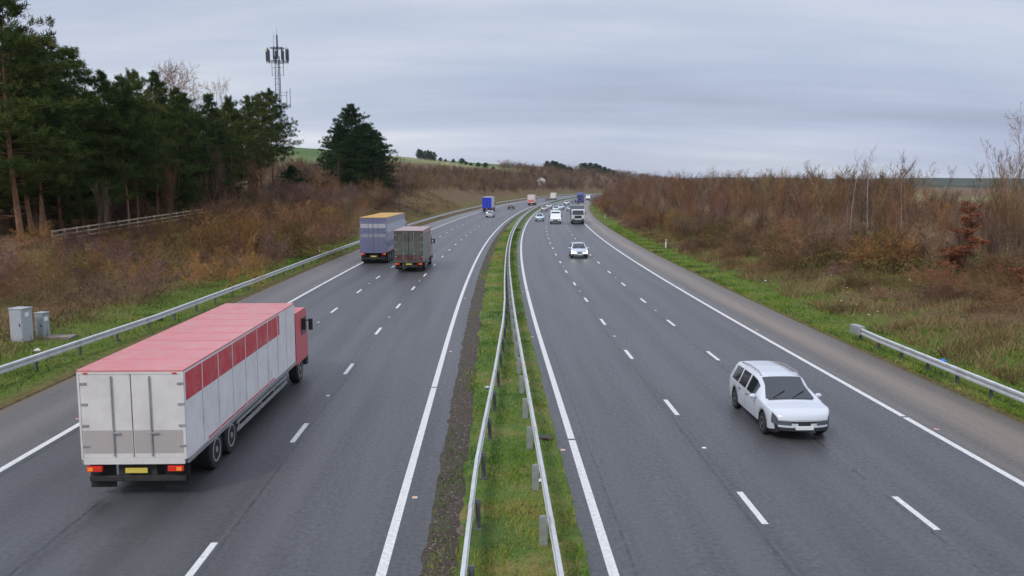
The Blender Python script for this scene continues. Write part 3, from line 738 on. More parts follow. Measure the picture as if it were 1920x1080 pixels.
for i in range(70):
    u = (i + random.random()) / 70; sy = 66 + 260 * u ** 1.4; c = random.choice(['slim_brown', 'slim_purple', 'grey', 'ochre'])
    x_, y_ = RP(sy, TR + dfront(sy) + 8)
    if x_ / y_ > .44: continue
    plant_tree('bare_tree', f"{c.replace('slim_', '')} slender bare tree rising above the young woodland", 'tree', random.choice(TREE[c]), sy, TR + dfront(sy) + random.uniform(3, 24), random.uniform(6.0, 8.2), 7, f'{c} trees rising above the young woodland', random.uniform(1.0, 1.4))
for i in range(110):
    u = (i + random.random()) / 110; s = 60 + 330 * u ** 1.6
    d = dfront(s) + random.uniform(-1.6, 4.0)
    c = random.choice(['brown', 'olive', 'ochre', 'purple', 'brown', 'olive', 'rust', 'grey'])
    plant_shrub(c, s, TR + d, random.uniform(1.6, 3.4), f'{cl[c]} bare shrub along the front edge of the young woodland', f'{cl[c]} shrubs along the woodland edge', random.uniform(1.0, 1.4))
for X_, Y_, h, lab in ((31.0, 75, 8.6, 'tall white-stemmed birch standing clear above the woodland'), (28.6, 73.5, 4.6, 'short leaning birch with a white stem left of the tall birch'), (33.5, 74, 6.6, 'birch with a thin pale stem beside the tall birch'),
                       (33.0, 84, 8.4, 'birch with a forked wispy top in the middle of the wood edge')):
    plant_tree('birch_tree', lab, 'tree', TREE['birch'][0], 0, 0, h, 7, None, .8, XY=(X_, Y_))
plant_tree('bare_tree', 'tall conical bare tree at the field side of the copper beech', 'tree', TREE['grey'][1], 0, 0, 9.8, 7, None, .8, XY=(35.8, 60.0))
plant_tree('bare_tree', 'smaller grey bare tree in front of the tall conical one', 'tree', TREE['slim_brown'][1], 0, 0, 7.6, 7, None, .9, XY=(35.6, 62.5))
plant_tree('bare_tree', 'dark bare tree behind the copper beech', 'tree', TREE['slim_purple'][1], 0, 0, 5.6, 7, None, 1.2, XY=(36.5, 65.5))

def mass(name, spots, protos, mat, seed):
    rng = np.random.default_rng(seed); Vs, Ts = [], []
    for x, y, z, k, w_ in spots:
        P = protos[rng.integers(len(protos))]; a = rng.uniform(0, 2 * PI); ca, sa = math.cos(a), math.sin(a)
        Vs.append(np.stack([(P[:, 0] * ca - P[:, 1] * sa) * k * w_ + x, (P[:, 0] * sa + P[:, 1] * ca) * k * w_ + y, P[:, 2] * k + z], 1)); Ts.append(np.full(len(P), np.clip(rng.normal(.5, .28), 0, 1)))
    V = np.concatenate(Vs); F = np.arange(len(V)).reshape(-1, 4)
    tag(link(name, mesh_np(name, V, F, [mat], attrs={'tone': np.concatenate(Ts)})), kind='stuff')
LOW = []
for q in range(4):
    sg = grow(700 + q, 7.0, 4.0, 5, levels=2, kids=3, thin=.022, base_r=.06, lean=.35, gravity=.18, wig=.14, kidlen=.6, kidang=.65)
    LOW.append(ribs([a[0] for a in sg], [a[1] for a in sg], [a[2] for a in sg], [a[3] for a in sg], np.random.default_rng(q))[0])
M['mass'] = leafmat('far_wood_twigs', [(.06, .036, .024), (.12, .075, .046), (.18, .115, .07), (.23, .16, .07)], rand=0.0)
sp_ = []
for i in range(330):
    sy = 75 + 420 * random.random() ** 1.5; t_ = TR + dfront(sy) + 18 + 50 * random.random()
    x, y, z = GP(sy, t_)
    if x / y < .455: sp_.append((x, y, z, random.uniform(.7, 1.05), 1.4))
    elif x / y < .62: sp_.append((x, y, z, random.uniform(.35, .55), 1.6))
mass('far_wood', sp_, LOW, M['mass'], 1)
sp_ = []
for i in range(560):
    sy = 165 + 480 * random.random() ** 1.1; t_ = TL - (13 + 40 * random.random())
    if sy > 330: t_ = TL - (9 + 30 * random.random())
    x, y, z = GP(sy, t_); sp_.append((x, y, z, random.uniform(.38, .70), 1.7))
mass('far_wood', sp_, LOW, M['mass'], 2)
sp_ = []
for i in range(420):
    sy = 620 + 480 * random.random(); t_ = TL - (5 + 62 * random.random())
    x, y, z = GP(sy, t_); sp_.append((x, y, z, random.uniform(.6, .95), 2.0))
mass('far_wood', sp_, LOW, M['mass'], 3)
def beech(seed, h, w):
    rng = random.Random(seed); nr = np.random.default_rng(seed)
    tr = MB(); tr.tube([(0, 0, -.1), (.05, 0, h * .4), (-.05, .05, h * .97)], [.07, .05, .01], 6)
    C = []
    for i in range(26):
        u = .12 + .86 * i / 26; a = rng.uniform(0, 2 * PI); L = w * (1.05 - u) ** .75 * rng.uniform(.45, 1.1) + .12
        p = Vector((0, 0, u * h)); d = Vector((math.cos(a), math.sin(a), rng.uniform(.0, .3)))
        tr.tube([p, p + d * L * .6, p + d * L], [.02, .012, .004], 4)
        for c in range(int(5 + 9 * L)):
            q = rng.uniform(.3, 1.05); C.append((p + d * L * q + Vector((rng.gauss(0, .16), rng.gauss(0, .16), rng.gauss(0, .05))))[:])
    C = np.array(C); m, kk = len(C), 26
    base = C[:, None, :] + nr.normal(0, .12, (m, kk, 3)) * np.array([1, 1, .45])
    dirs = nr.normal(size=(m, kk, 3)); dirs[:, :, 2] *= .5; dirs /= np.linalg.norm(dirs, axis=2)[:, :, None]
    V, F = ribs(base.reshape(-1, 3), (base + dirs * .085).reshape(-1, 3), np.full(m * kk, .026), np.full(m * kk, .018), nr)
    tone = np.clip(nr.normal(.5, .22, m), 0, 1)
    return tr.mesh('trunk', M['bark'], True), mesh_np('crown', V, F, [M['beech']], attrs={'tone': np.repeat(tone, kk * 4)})
plant_tree('beech_tree', 'young beech holding copper-red dead leaves in layered tiers', 'tree', beech(5, 5.2, 1.9), 0, 0, 5.2, 5.2, None, 1.0, XY=(30.4, 57.5))
for i in range(20):
    X_, Y_ = random.uniform(24.5, 33), random.uniform(41, 56); c = random.choice(['brown', 'rust', 'olive', 'brown'])
    if X_ / Y_ > .62: continue
    plant_shrub(c, 0, 0, random.uniform(.9, 1.9), f'{cl[c]} bare thorny shrub on the bank below the copper-red beech', f'{cl[c]} shrubs below the copper-red beech', 1.4, XY=(X_, Y_))
for X_, Y_, h in ((37.8, 63.5, 8.2), (38.5, 67, 7.4), (35.2, 60.5, 6.8), (40, 70, 8.0), (34.6, 58.2, 5.2)):
    plant_tree('bare_sapling', 'many-stemmed bare tree in the group at the field corner behind the copper-red beech', 'tree', random.choice(SAP[random.choice(['brown', 'rust', 'olive'])]), 0, 0, h, 7, 'bare trees at the field corner', 1.0, XY=(X_, Y_))
plant_tree('beech_tree', 'small low beech with red-brown leaves nearer the short barrier', 'tree', beech(6, 2.2, 1.5), 0, 0, 1.7, 2.2, None, 1.0, XY=(27.2, 45.5))

for i in range(58):
    sy = random.uniform(44, 112); d = 3.4 + (dfront(sy) + 1 - 3.4) * random.random(); c = random.choice(['brown', 'olive', 'olive', 'brown', 'purple'])
    plant_shrub(c, sy, TR + d, random.uniform(.6, 1.3), f'low {cl[c]} thorny bush on the open bank below the young woodland', f'low {cl[c]} bushes on the open bank', random.uniform(1.3, 2.0), name='low_bush')
# ground cover (nobody could count it) -----------------------------------
def blades(name, s, t, zoff, hgt, wid, mat, seed, lean=.5, clump=None, tone=None):
    nr = np.random.default_rng(seed); n = len(s)
    x, y = RP(s, t); z = zoff if zoff is not None else ground_z(s, t)
    p0 = np.stack([x, y, z - .02], 1)
    d = np.stack([nr.normal(0, lean, n), nr.normal(0, lean, n), np.ones(n)], 1); d /= np.linalg.norm(d, axis=1)[:, None]
    h = hgt * nr.uniform(.5, 1.35, n)
    p1 = p0 + d * h[:, None]
    a = nr.uniform(0, 2 * PI, n); c = np.stack([np.cos(a), np.sin(a), np.zeros(n)], 1) * (wid if np.isscalar(wid) else wid[:, None])
    mid = p0 + d * h[:, None] * .55 + np.array([0, 0, .06]) * h[:, None]
    V = np.stack([p0 - c, p0 + c, mid + c * .8, p1, mid - c * .8], 1).reshape(-1, 3)
    F = [tuple(range(5 * i, 5 * i + 5)) for i in range(0)]
    F = np.arange(5 * n).reshape(n, 5)
    if tone is None: tone = np.clip(.45 + (vnoise(s * 1.3, t * 1.3, seed) - .5) * 1.1 + nr.normal(0, .16, n), 0, 1)
    me = mesh_np(name, V, F, [mat], attrs={'tone': np.repeat(tone, 5)})
    return tag(link(name, me), kind='stuff')
def med_z(t): return np.interp(t, [-1.3, -1.0, -.8, -.6, -.3, .2, .7, 1.2, 1.6, 1.8], [.03, .06, .07, .07, .1, .12, .13, .12, .1, .09])
nr = np.random.default_rng(31)
n = 60000; s = 12 + 130 * nr.random(n) ** 2.0; t = np.where(nr.random(n) < .10, nr.uniform(-1.3, -.6, n), nr.uniform(-.78, 1.82, n)) + nr.normal(0, .05, n)
cl_ = vnoise(s * 2.2, t * 3.2, 41); keep = nr.random(n) < (.30 + .9 * cl_)
edge = np.where(t < -.62, smooth(vnoise(s * .7, t * 2, 46), .45, .75), 1); keep &= nr.random(n) < edge
s, t = s[keep], t[keep]
dry = np.clip(.33 + .8 * (vnoise(s * .55, t * .9, 43) - .42) + .25 * smooth(s, 40, 90) * (t < .8) + np.random.default_rng(5).normal(0, .15, len(s)), 0, 1)
blades('reserve_grass', s, t, med_z(t), .09 + .07 * vnoise(s * 1.7, t * 2.5, 44), .006 + .00016 * s, M['dry_median'], 32, .75, tone=dry)
n = 52000; s = 24 + 130 * nr.random(n) ** 1.5; t = TR + .15 + 7 * nr.random(n) ** 1.5
keep = nr.random(n) < .35 + .75 * vnoise(s * 1.2, t * 1.6, 51); s, t = s[keep], t[keep]
blades('verge_grass', s, t, None, .13 + .10 * vnoise(s, t, 52), .012 + .0001 * s, M['grass'], 33, .7)
n = 42000; s = 26 + 90 * nr.random(n) ** 1.3; t = TL - .3 - 7.5 * nr.random(n) ** 1.2
keep = nr.random(n) < (.25 + .8 * vnoise(s * 1.2, t * 1.6, 53)) * smooth(-t + TL, .2, 1.4); s, t = s[keep], t[keep]
blades('verge_grass', s, t, None, .13 + .12 * vnoise(s, t, 54), .012 + .0001 * s, M['grass'], 34, .7)
n = 60000; s = 30 + 130 * nr.random(n) ** 1.2; t = TR + 2.4 + 15 * nr.random(n) ** 1.2
keep = nr.random(n) < .15 + 1.1 * smooth(vnoise(s * .8, t * .8, 55), .3, .6); s, t = s[keep], t[keep]
blades('dead_grass', s, t, None, .30 + .35 * vnoise(s, t, 56), .011 + .0001 * s, M['deadgrass'], 35, .55)
n = 52000; s = 36 + 210 * nr.random(n) ** 1.25; t = TL - 3.0 - 22 * nr.random(n) ** 1.1
keep = nr.random(n) < (.2 + 1.0 * smooth(vnoise(s * .8, t * .8, 57), .3, .6)) * smooth(-t + TL, 2.5, 6.5 - 3.5 * smooth(s, 90, 130)); s, t = s[keep], t[keep]
blades('dead_grass', s, t, None, .32 + .4 * vnoise(s, t, 58), .012 + .0001 * s, M['deadgrass'], 36, .55)
# bramble cover: leafy arching stems
n = 36000; s = 44 + 70 * nr.random(n); t = TR + 4.5 + 17 * nr.random(n)
dens = smooth(vnoise(s * .55, t * .55, 61), .42, .68) * smooth(t - TR, 4, 9); keep = nr.random(n) < dens; s, t = s[keep], t[keep]; hb = vnoise(s * .55, t * .55, 61)
x, y = RP(s, t); z = ground_z(s, t) + nr.random(len(s)) * (.15 + 1.3 * smooth(hb, .45, .8))
p0 = np.stack([x, y, z], 1); d = nr.normal(size=(len(s), 3)); d /= np.linalg.norm(d, axis=1)[:, None]
V, F = ribs(p0, p0 + d * nr.uniform(.08, .2, (len(s), 1)), np.full(len(s), .03), np.full(len(s), .012), nr)
tag(link('undergrowth', mesh_np('undergrowth', V, F, [M['bramble']], attrs={'tone': np.repeat(np.clip(hb * .8 + nr.normal(0, .2, len(s)), 0, 1), 4)})), kind='stuff')

# ---------------------------------------------------------------- far skyline trees, house, poles
DARK = [pine(21, 7, 3.2, limbs=60, low=.1, mat='needle_dk', needles=16, tuft=.5), pine(22, 7, 2.2, limbs=60, low=.1, mat='needle_dk', needles=16, tuft=.45)]
def at_px(px, Yd): return (px - 960) / F_PX * Yd
for i, px in enumerate((1026, 1034, 1042, 1050, 1058, 1066)):
    Yd = 800; X_ = at_px(px, Yd); s, t = ST(X_, Yd)
    plant_tree('skyline_tree', 'dark rounded tree in the first clump on the skyline above the bend', 'tree', DARK[0], s, t, 9.0 - abs(i - 1.5) * .8, 7, 'first dark clump on the skyline', 1.15)
for i, px in enumerate((1089, 1097, 1106, 1115, 1124, 1132, 1140, 1147)):
    Yd = 900; X_ = at_px(px, Yd); s, t = ST(X_, Yd)
    plant_tree('skyline_tree', 'dark rounded tree in the second clump on the skyline, nearer the woodland', 'tree', DARK[0], s, t, 10.0 - abs(i - 2.5) * .8, 7, 'second dark clump on the skyline', 1.2)
for i, px in enumerate((786, 792, 798, 804, 810, 815)):
    s, t = ST(at_px(px, 560), 560)
    plant_tree('conifer_tree', 'dark green conifer in the short row on the crest of the green field', 'tree', DARK[1], s, t, 6.6 - .3 * (i % 3), 7, 'conifers on the crest', .9)
for i, (px, h) in enumerate(((828, 2.6), (836, 2.0), (852, 2.6), (866, 4.0), (874, 2.4), (884, 2.2), (898, 3.2), (911, 3.8), (926, 2.2), (985, 3.2), (1000, 4.0))):
    s, t = ST(at_px(px, 600), 600)
    plant_tree('hedge_tree', 'small dark tree in the broken hedge line along the top of the green field', 'tree', DARK[0], s, t, h, 7, 'hedge trees along the field crest', 1.3)
b = MB(); b.tube([(0, 0, -.3), (0, 0, 7.5)], [.12, .09], 6); b.box(-.9, .9, -.06, .06, 6.7, 6.85); pole = b.mesh('utility_pole', M['bark'])
for px in (964, 969, 973):
    s, t = ST(at_px(px, 650), 650); x, y, z = GP(s, t)
    tag(link('utility_pole', pole, None, (x, y, z)), 'thin wooden utility pole with a crossarm on the skyline', 'utility pole', 'poles on the skyline')
s, t = ST(at_px(1014, 470), 470); s, t = 560, -36
x, y, z = GP(s, t)
x, y = at_px(1014, y), y; z = float(ground_z(*ST(x, y)))
hs = thing('white_house', 'small white gabled house among the bare trees near the bend', 'house', (x, y, z + .6), .1)
b = MB(); W_, L_, h1, h2 = 2.3, 3.2, 3.4, 5.0
b.add([(-W_, -L_, -1.5), (W_, -L_, -1.5), (W_, -L_, h1), (0, -L_, h2), (-W_, -L_, h1), (-W_, L_, -1.5), (W_, L_, -1.5), (W_, L_, h1), (0, L_, h2), (-W_, L_, h1)],
      [(0, 1, 2, 3, 4), (9, 8, 7, 6, 5), (0, 5, 6, 1), (1, 6, 7, 2), (4, 9, 5, 0)])
link('wall', b.mesh('wall', M['white']), hs)
b = MB(); e = .25
b.add([(-W_ - e, -L_ - e, h1 - .2), (0, -L_ - e, h2 + .05), (W_ + e, -L_ - e, h1 - .2), (-W_ - e, L_ + e, h1 - .2), (0, L_ + e, h2 + .05), (W_ + e, L_ + e, h1 - .2),
       (-W_ - e, -L_ - e, h1 - .02), (0, -L_ - e, h2 + .25), (W_ + e, -L_ - e, h1 - .02), (-W_ - e, L_ + e, h1 - .02), (0, L_ + e, h2 + .25), (W_ + e, L_ + e, h1 - .02)],
      [(6, 9, 10, 7), (7, 10, 11, 8), (0, 1, 4, 3), (1, 2, 5, 4), (0, 6, 7, 1), (1, 7, 8, 2), (3, 4, 10, 9), (4, 5, 11, 10), (0, 3, 9, 6), (2, 8, 11, 5)])
link('roof', b.mesh('roof', plain('roof_slate', (.2, .15, .13), .8)), hs)
b = MB(); b.box(-.9, .9, -L_ - .04, -L_ - .003, .3, 2.6); link('door', b.mesh('door', plain('brown_door', (.25, .12, .08), .6)), hs)

# ---------------------------------------------------------------- fence, cabinets, mast, posts, litter
fp = [(s_, -37.6 - .03 * (s_ - 72)) for s_ in np.arange(73, 111, 2.2)]
def FP(s_, t_):
    x_, y_ = RP(s_, t_); z_ = np.interp(s_, [73, 111], [float(ground_z(73, -37.6, False)), float(ground_z(111, -38.7, False))]); return (float(x_), float(y_), max(float(z_), float(ground_z(s_, t_, False)) - .1))
base0 = FP(*fp[0])
fn = thing('wooden_fence', 'pale weathered post and rail fence on the bank below the pines', 'fence', base0)
pb = MB(); pb.box(-.06, .06, -.05, .05, -.3, 1.28, 0, .012); pm = pb.mesh('post', M['wood'])
pts = [FP(*q) for q in fp]
for i, p in enumerate(pts): link('post', pm, fn, tuple(p[k] - base0[k] for k in range(3)), -heading(fp[i][0]))
for h in (.38, .78, 1.16):
    rb_ = MB()
    for p, q in zip(pts[:-1], pts[1:]):
        a = Vector((p[0] - base0[0] + .08, p[1] - base0[1], p[2] - base0[2] + h)); c = Vector((q[0] - base0[0] + .08, q[1] - base0[1], q[2] - base0[2] + h))
        u = Vector((0, 0, .06)); n_ = Vector((.02, 0, 0)); g_ = (c - a) * .001
        V = [a + g_ - u - n_, a + g_ + u - n_, a + g_ + u + n_, a + g_ - u + n_, c - g_ - u - n_, c - g_ + u - n_, c - g_ + u + n_, c - g_ - u + n_]
        rb_.add(V, [(0, 1, 2, 3), (7, 6, 5, 4), (0, 4, 5, 1), (1, 5, 6, 2), (2, 6, 7, 3), (3, 7, 4, 0)])
    link('rail', rb_.mesh('rail', M['wood']), fn)

def cabinet(label, XY, w, d, h, mat, rz, dark=False):
    s, t = ST(*XY); z = float(ground_z(s, t))
    r = thing('roadside_cabinet', label, 'cabinet', (XY[0], XY[1], z), rz)
    b = MB(); b.box(-w / 2, w / 2, -d / 2, d / 2, .05, h, 0, .012); link('body', b.mesh('body', mat), r)
    b = MB(); b.box(-w / 2 - .03, w / 2 + .03, -d / 2 - .03, d / 2 + .03, h, h + .05, 0, .012); link('lid', b.mesh('lid', mat), r)
    b = MB(); b.box(-w / 2 - .02, w / 2 + .02, -d / 2 - .02, d / 2 + .02, -.1, .05); link('plinth', b.mesh('plinth', M['concrete']), r)
    b = MB(); b.box(-w / 2 + .03, w / 2 - .03, -d / 2 - .016, -d / 2 - .004, .12, h - .06, 0, .004); dr = link('door', b.mesh('door', mat), r)
    b = MB(); b.box(w / 2 - .14, w / 2 - .10, -d / 2 - .04, -d / 2 - .018, h * .48, h * .58, 0, .005); link('handle', b.mesh('handle', M['dark']), dr)
    b = MB(); b.box(w / 2 + .003, w / 2 + .008, -.12, .10, h - .36, h - .16); link('notice', b.mesh('notice', M['white']), r)
cabinet('taller pale grey roadside cabinet with a white notice on its side', (-22.9, 39.6), .70, .62, 1.55, M['cab_grey'], -.25)
cabinet('shorter greenish grey roadside cabinet behind the taller pale one', (-22.55, 40.75), .46, .42, 1.22, M['cab_green'], -.25)
s, t = ST(-21.6, 40.6); b = MB(); b.box(-.7, .6, -.4, .4, -.1, .05, 0, .02); tag(link('concrete_slab', b.mesh('concrete_slab', M['concrete']), None, (-21.6, 40.6, float(ground_z(s, t)) + .03), .1), 'pinkish concrete slab in the grass beside the cabinets', 'slab')

# phone mast
mx, my = -50.6, 190; s, t = ST(mx, my); mz = float(ground_z(s, t))
mast = thing('phone_mast', 'steel lattice phone mast with antennas rising behind the pines', 'phone mast', (mx, my, mz))
HT = 40.0 - mz; top = HT - 5.2
b = MB()
def leg(k, z):
    a = PI / 2 + k * 2 * PI / 3; r_ = .9 - .35 * z / top; return Vector((r_ * math.cos(a), r_ * math.sin(a), z))
link('base', MB().box(-1.4, 1.4, -1.4, 1.4, -1, .2).mesh('base', M['concrete']), mast)
M['mast'] = plain('mast_steel', (.055, .06, .08), .6, .2, .15)
for k in range(3): link('leg', MB().tube([leg(k, 0), leg(k, top)], .085, 6).mesh('leg', M['mast']), mast)
b = MB(); nb = 22
for i in range(nb):
    z0, z1 = top * i / nb, top * (i + 1) / nb
    for k in range(3):
        b.tube([leg(k, z0), leg((k + 1) % 3, z1)], .03, 4); b.tube([leg((k + 1) % 3, z0), leg(k, z0)], .03, 4)
link('lattice', b.mesh('lattice', M['mast']), mast)
zp = top - 1.2
b = MB()
for zz_, r_ in ((zp, 2.2), (zp + 2.9, 1.5)):
    ring = [Vector((r_ * math.cos(2 * PI * k / 12), r_ * math.sin(2 * PI * k / 12), zz_)) for k in range(13)]
    b.tube(ring, .07, 5); 
    for k in range(0, 12, 2): b.tube([Vector((0, 0, zz_)), ring[k]], .06, 4)
link('headframe', b.mesh('headframe', M['mast']), mast)
for k, (a, r_) in enumerate(((0, 2.3), (.55, 2.25), (1.2, 2.1), (2.0, 2.1), (2.7, 2.3), (PI, 2.35), (3.8, 2.2), (4.6, 2.1), (5.4, 2.2), (5.9, 2.3))):
    b = MB(); c = (r_ * math.cos(a), r_ * math.sin(a)); b.tube([(c[0], c[1], zp - .4), (c[0], c[1], zp + 3.0)], .05, 5); b.box(c[0] - .17, c[0] + .17, c[1] - .1, c[1] + .1, zp + .2, zp + 2.6, 0, .03)
    link('panel_antenna', b.mesh('panel_antenna', M['mast']), mast)
b = MB(); b.lathe((-2.3, -.3, zp + 2.5), (-.3, -1, 0), [(.05, -.2), (.3, -.12), (.42, 0), (.42, .1), (.36, .14)], 16); link('dish', b.mesh('dish', plain('cream_dish', (.75, .76, .6), .5)), mast)
b = MB(); b.tube([(0, 0, top - .5), (0, 0, HT - .7)], [.22, .16], 8); b.tube([(0, 0, HT - .7), (0, 0, HT + .8)], .025, 5); b.tube([(-.75, 0, top + 1.2), (-.75, 0, top + 4.6)], .035, 5)
b.tube([(-.8, 0, top + 1.6), (0, 0, top + 1.6)], .03, 4); b.tube([(-.8, 0, top + 4.0), (0, 0, top + 4.0)], .03, 4); link('spire', b.mesh('spire', M['mast']), mast)
for dx, z0, z1, arm in ((-1.25, zp - 3.0, zp - .3, 1), (1.2, zp - 3.0, zp - .3, 1), (1.75, zp - 10.2, zp - 6.2, 1), (2.5, zp - 9.8, zp - 5.6, 1)):
    b = MB(); b.tube([(dx, 0, z0), (dx, 0, z1)], .06, 5); b.tube([(dx, 0, z0 + .2), (0, 0, z0 + .2)], .035, 4); b.tube([(dx, 0, z1 - .9), (0, 0, z1 - .9)], .035, 4); link('dipole_antenna', b.mesh('dipole_antenna', M['mast']), mast)

# verge marker posts
def marker(label, s, t):
    x, y, z = GP(s, t); r = thing('marker_post', label, 'marker post', (x, y, z), -heading(s))
    b = MB(); b.box(-.06, .06, -.03, .03, -.1, 1.0, 0, .015); link('post', b.mesh('post', M['white']), r)
    b = MB(); b.box(-.04, .04, -.036, -.032, .74, .9); link('reflector', b.mesh('reflector', M['redlamp'] if False else plain('red_reflector_strip', (.5, .06, .05), .4)), r)
marker('white marker post on the green verge in front of the brown scrub', 98.5, 18.9)
marker('white marker post at the far narrow end of the green verge', 186, 18.4)
marker('white marker post in the grass behind the long steel barrier', 88, -18.4)

def scrap(seed, sx, sy, sz):
    rng = random.Random(seed); b = MB(); b.ell((0, 0, sz * .5), (sx, sy, sz), 5)
    b.v = [(x * rng.uniform(.6, 1.3), y * rng.uniform(.6, 1.3), max(0.0, z * rng.uniform(.5, 1.4))) for x, y, z in b.v]
    return b
M['litter'] = plain('white_plastic', (.75, .76, .74), .5); M['blue'] = plain('blue_plastic', (.03, .2, .75), .4); M['tarp'] = plain('dark_sack', (.02, .022, .03), .5); M['cream'] = plain('cream_card', (.66, .6, .42), .7)
scraps = [scrap(k, .10, .07, .04).mesh('litter_scrap', M['litter']) for k in range(3)]
PXL = [(-.1, 0)]
def litter(X_, Y_, me, label, sc=1.0, group=None, name='litter_scrap', zadd=.06):
    s, t = ST(X_, Y_); z = float(ground_z(s, t)) if (t < TL or t > TR) else float(med_z(t))
    o = link(name, me, None, (X_, Y_, z + zadd), random.uniform(0, 6)); o.scale = (sc,) * 3
    tag(o, label, 'litter', group)
for X_, Y_ in ((20.6, 60), (20.9, 57.5), (21.6, 55.0), (22.6, 60.5), (23.6, 58.5), (19.9, 51.5), (20.1, 49.6), (20.4, 48.2), (20.0, 46.5), (22.8, 54), (19.3, 46), (18.7, 63), (19.2, 70)):
    litter(X_, Y_, random.choice(scraps), 'small white scrap of litter in the grass of the inbound verge', random.uniform(.6, 1.15), 'litter on the inbound verge')
litter(25.0, 66.5, scraps[0], 'larger pale torn sheet lying where the verge meets the brown scrub', 2.4)
litter(25.6, 55, scrap(9, .2, .12, .16).mesh('litter_scrap', M['cream']), 'cream-coloured scrap standing in the brown grass above the verge litter', 1.0)
litter(17.65, 34.6, scrap(10, .16, .12, .08).mesh('blue_bag', M['blue']), 'bright blue plastic bag in the grass under the short barrier', 1.1, name='blue_bag', zadd=.1)
litter(17.6, 28.2, scraps[1], 'white plastic wrapper under the short barrier beyond the blue bag', 1.8)
litter(17.5, 27.4, scraps[2], 'small white scrap next to the wrapper under the short barrier', 1.2)
litter(-20.9, 37.2, scraps[1], 'white scrap in the grass in front of the taller cabinet', 1.8)
litter(-19.2, 46.2, scrap(12, .35, .2, .16).mesh('dark_sack', M['tarp']), 'dark crumpled sack in the grass between the cabinets and the shrubs', 1.0, name='dark_sack')
for X_, Y_, l in ((-.9, 30.2, 'white paper scrap on the gravel strip of the central reserve'), (.72, 20.4, 'pale scrap in the turf between the two central barriers'), (.55, 31.0, 'white scrap in the turf where the central barriers draw together'), (.75, 14.8, 'white scrap in the turf at the near end between the central barriers')):
    litter(X_, Y_, scraps[0], l, 1.0)

# ---------------------------------------------------------------- vehicles
def wheel(parent, x, y, r, w, detail=True, rim_mat=None, name='wheel'):
    s = 1 if y > 0 else -1
    if detail:
        hub = link(name, MB().lathe((0, 0, 0), (0, 1, 0), [(r * .3, -w * .3), (r * .3, w * .3)], 12).mesh('wheel', M['chassis']), parent, (x, y, r))
        link('tyre', MB().lathe((0, 0, 0), (0, 1, 0), [(r * .62, -w / 2), (r * .93, -w / 2), (r, -w * .36), (r, w * .36), (r * .93, w / 2), (r * .62, w / 2)], 24).mesh('tyre', M['black'], False), hub)
        b = MB(); b.lathe((0, 0, 0), (0, s, 0), [(r * .64, w * .40), (r * .64, w * .505), (r * .55, w * .53), (r * .5, w * .44), (r * .18, w * .47), (r * .15, w * .53)], 24)
        link('rim', b.mesh('rim', rim_mat or M['rim']), hub)
    else:
        b = MB(); b.lathe((0, 0, 0), (0, 1, 0), [(r * .9, -w / 2), (r, -w * .3), (r, w * .3), (r * .9, w / 2)], 16); b.lathe((0, 0, 0), (0, s, 0), [(r * .6, w * .49), (r * .58, w * .53)], 14, 1)
        link(name, b.mesh('wheel', [M['black'], M['rim']]), parent, (x, y, r))

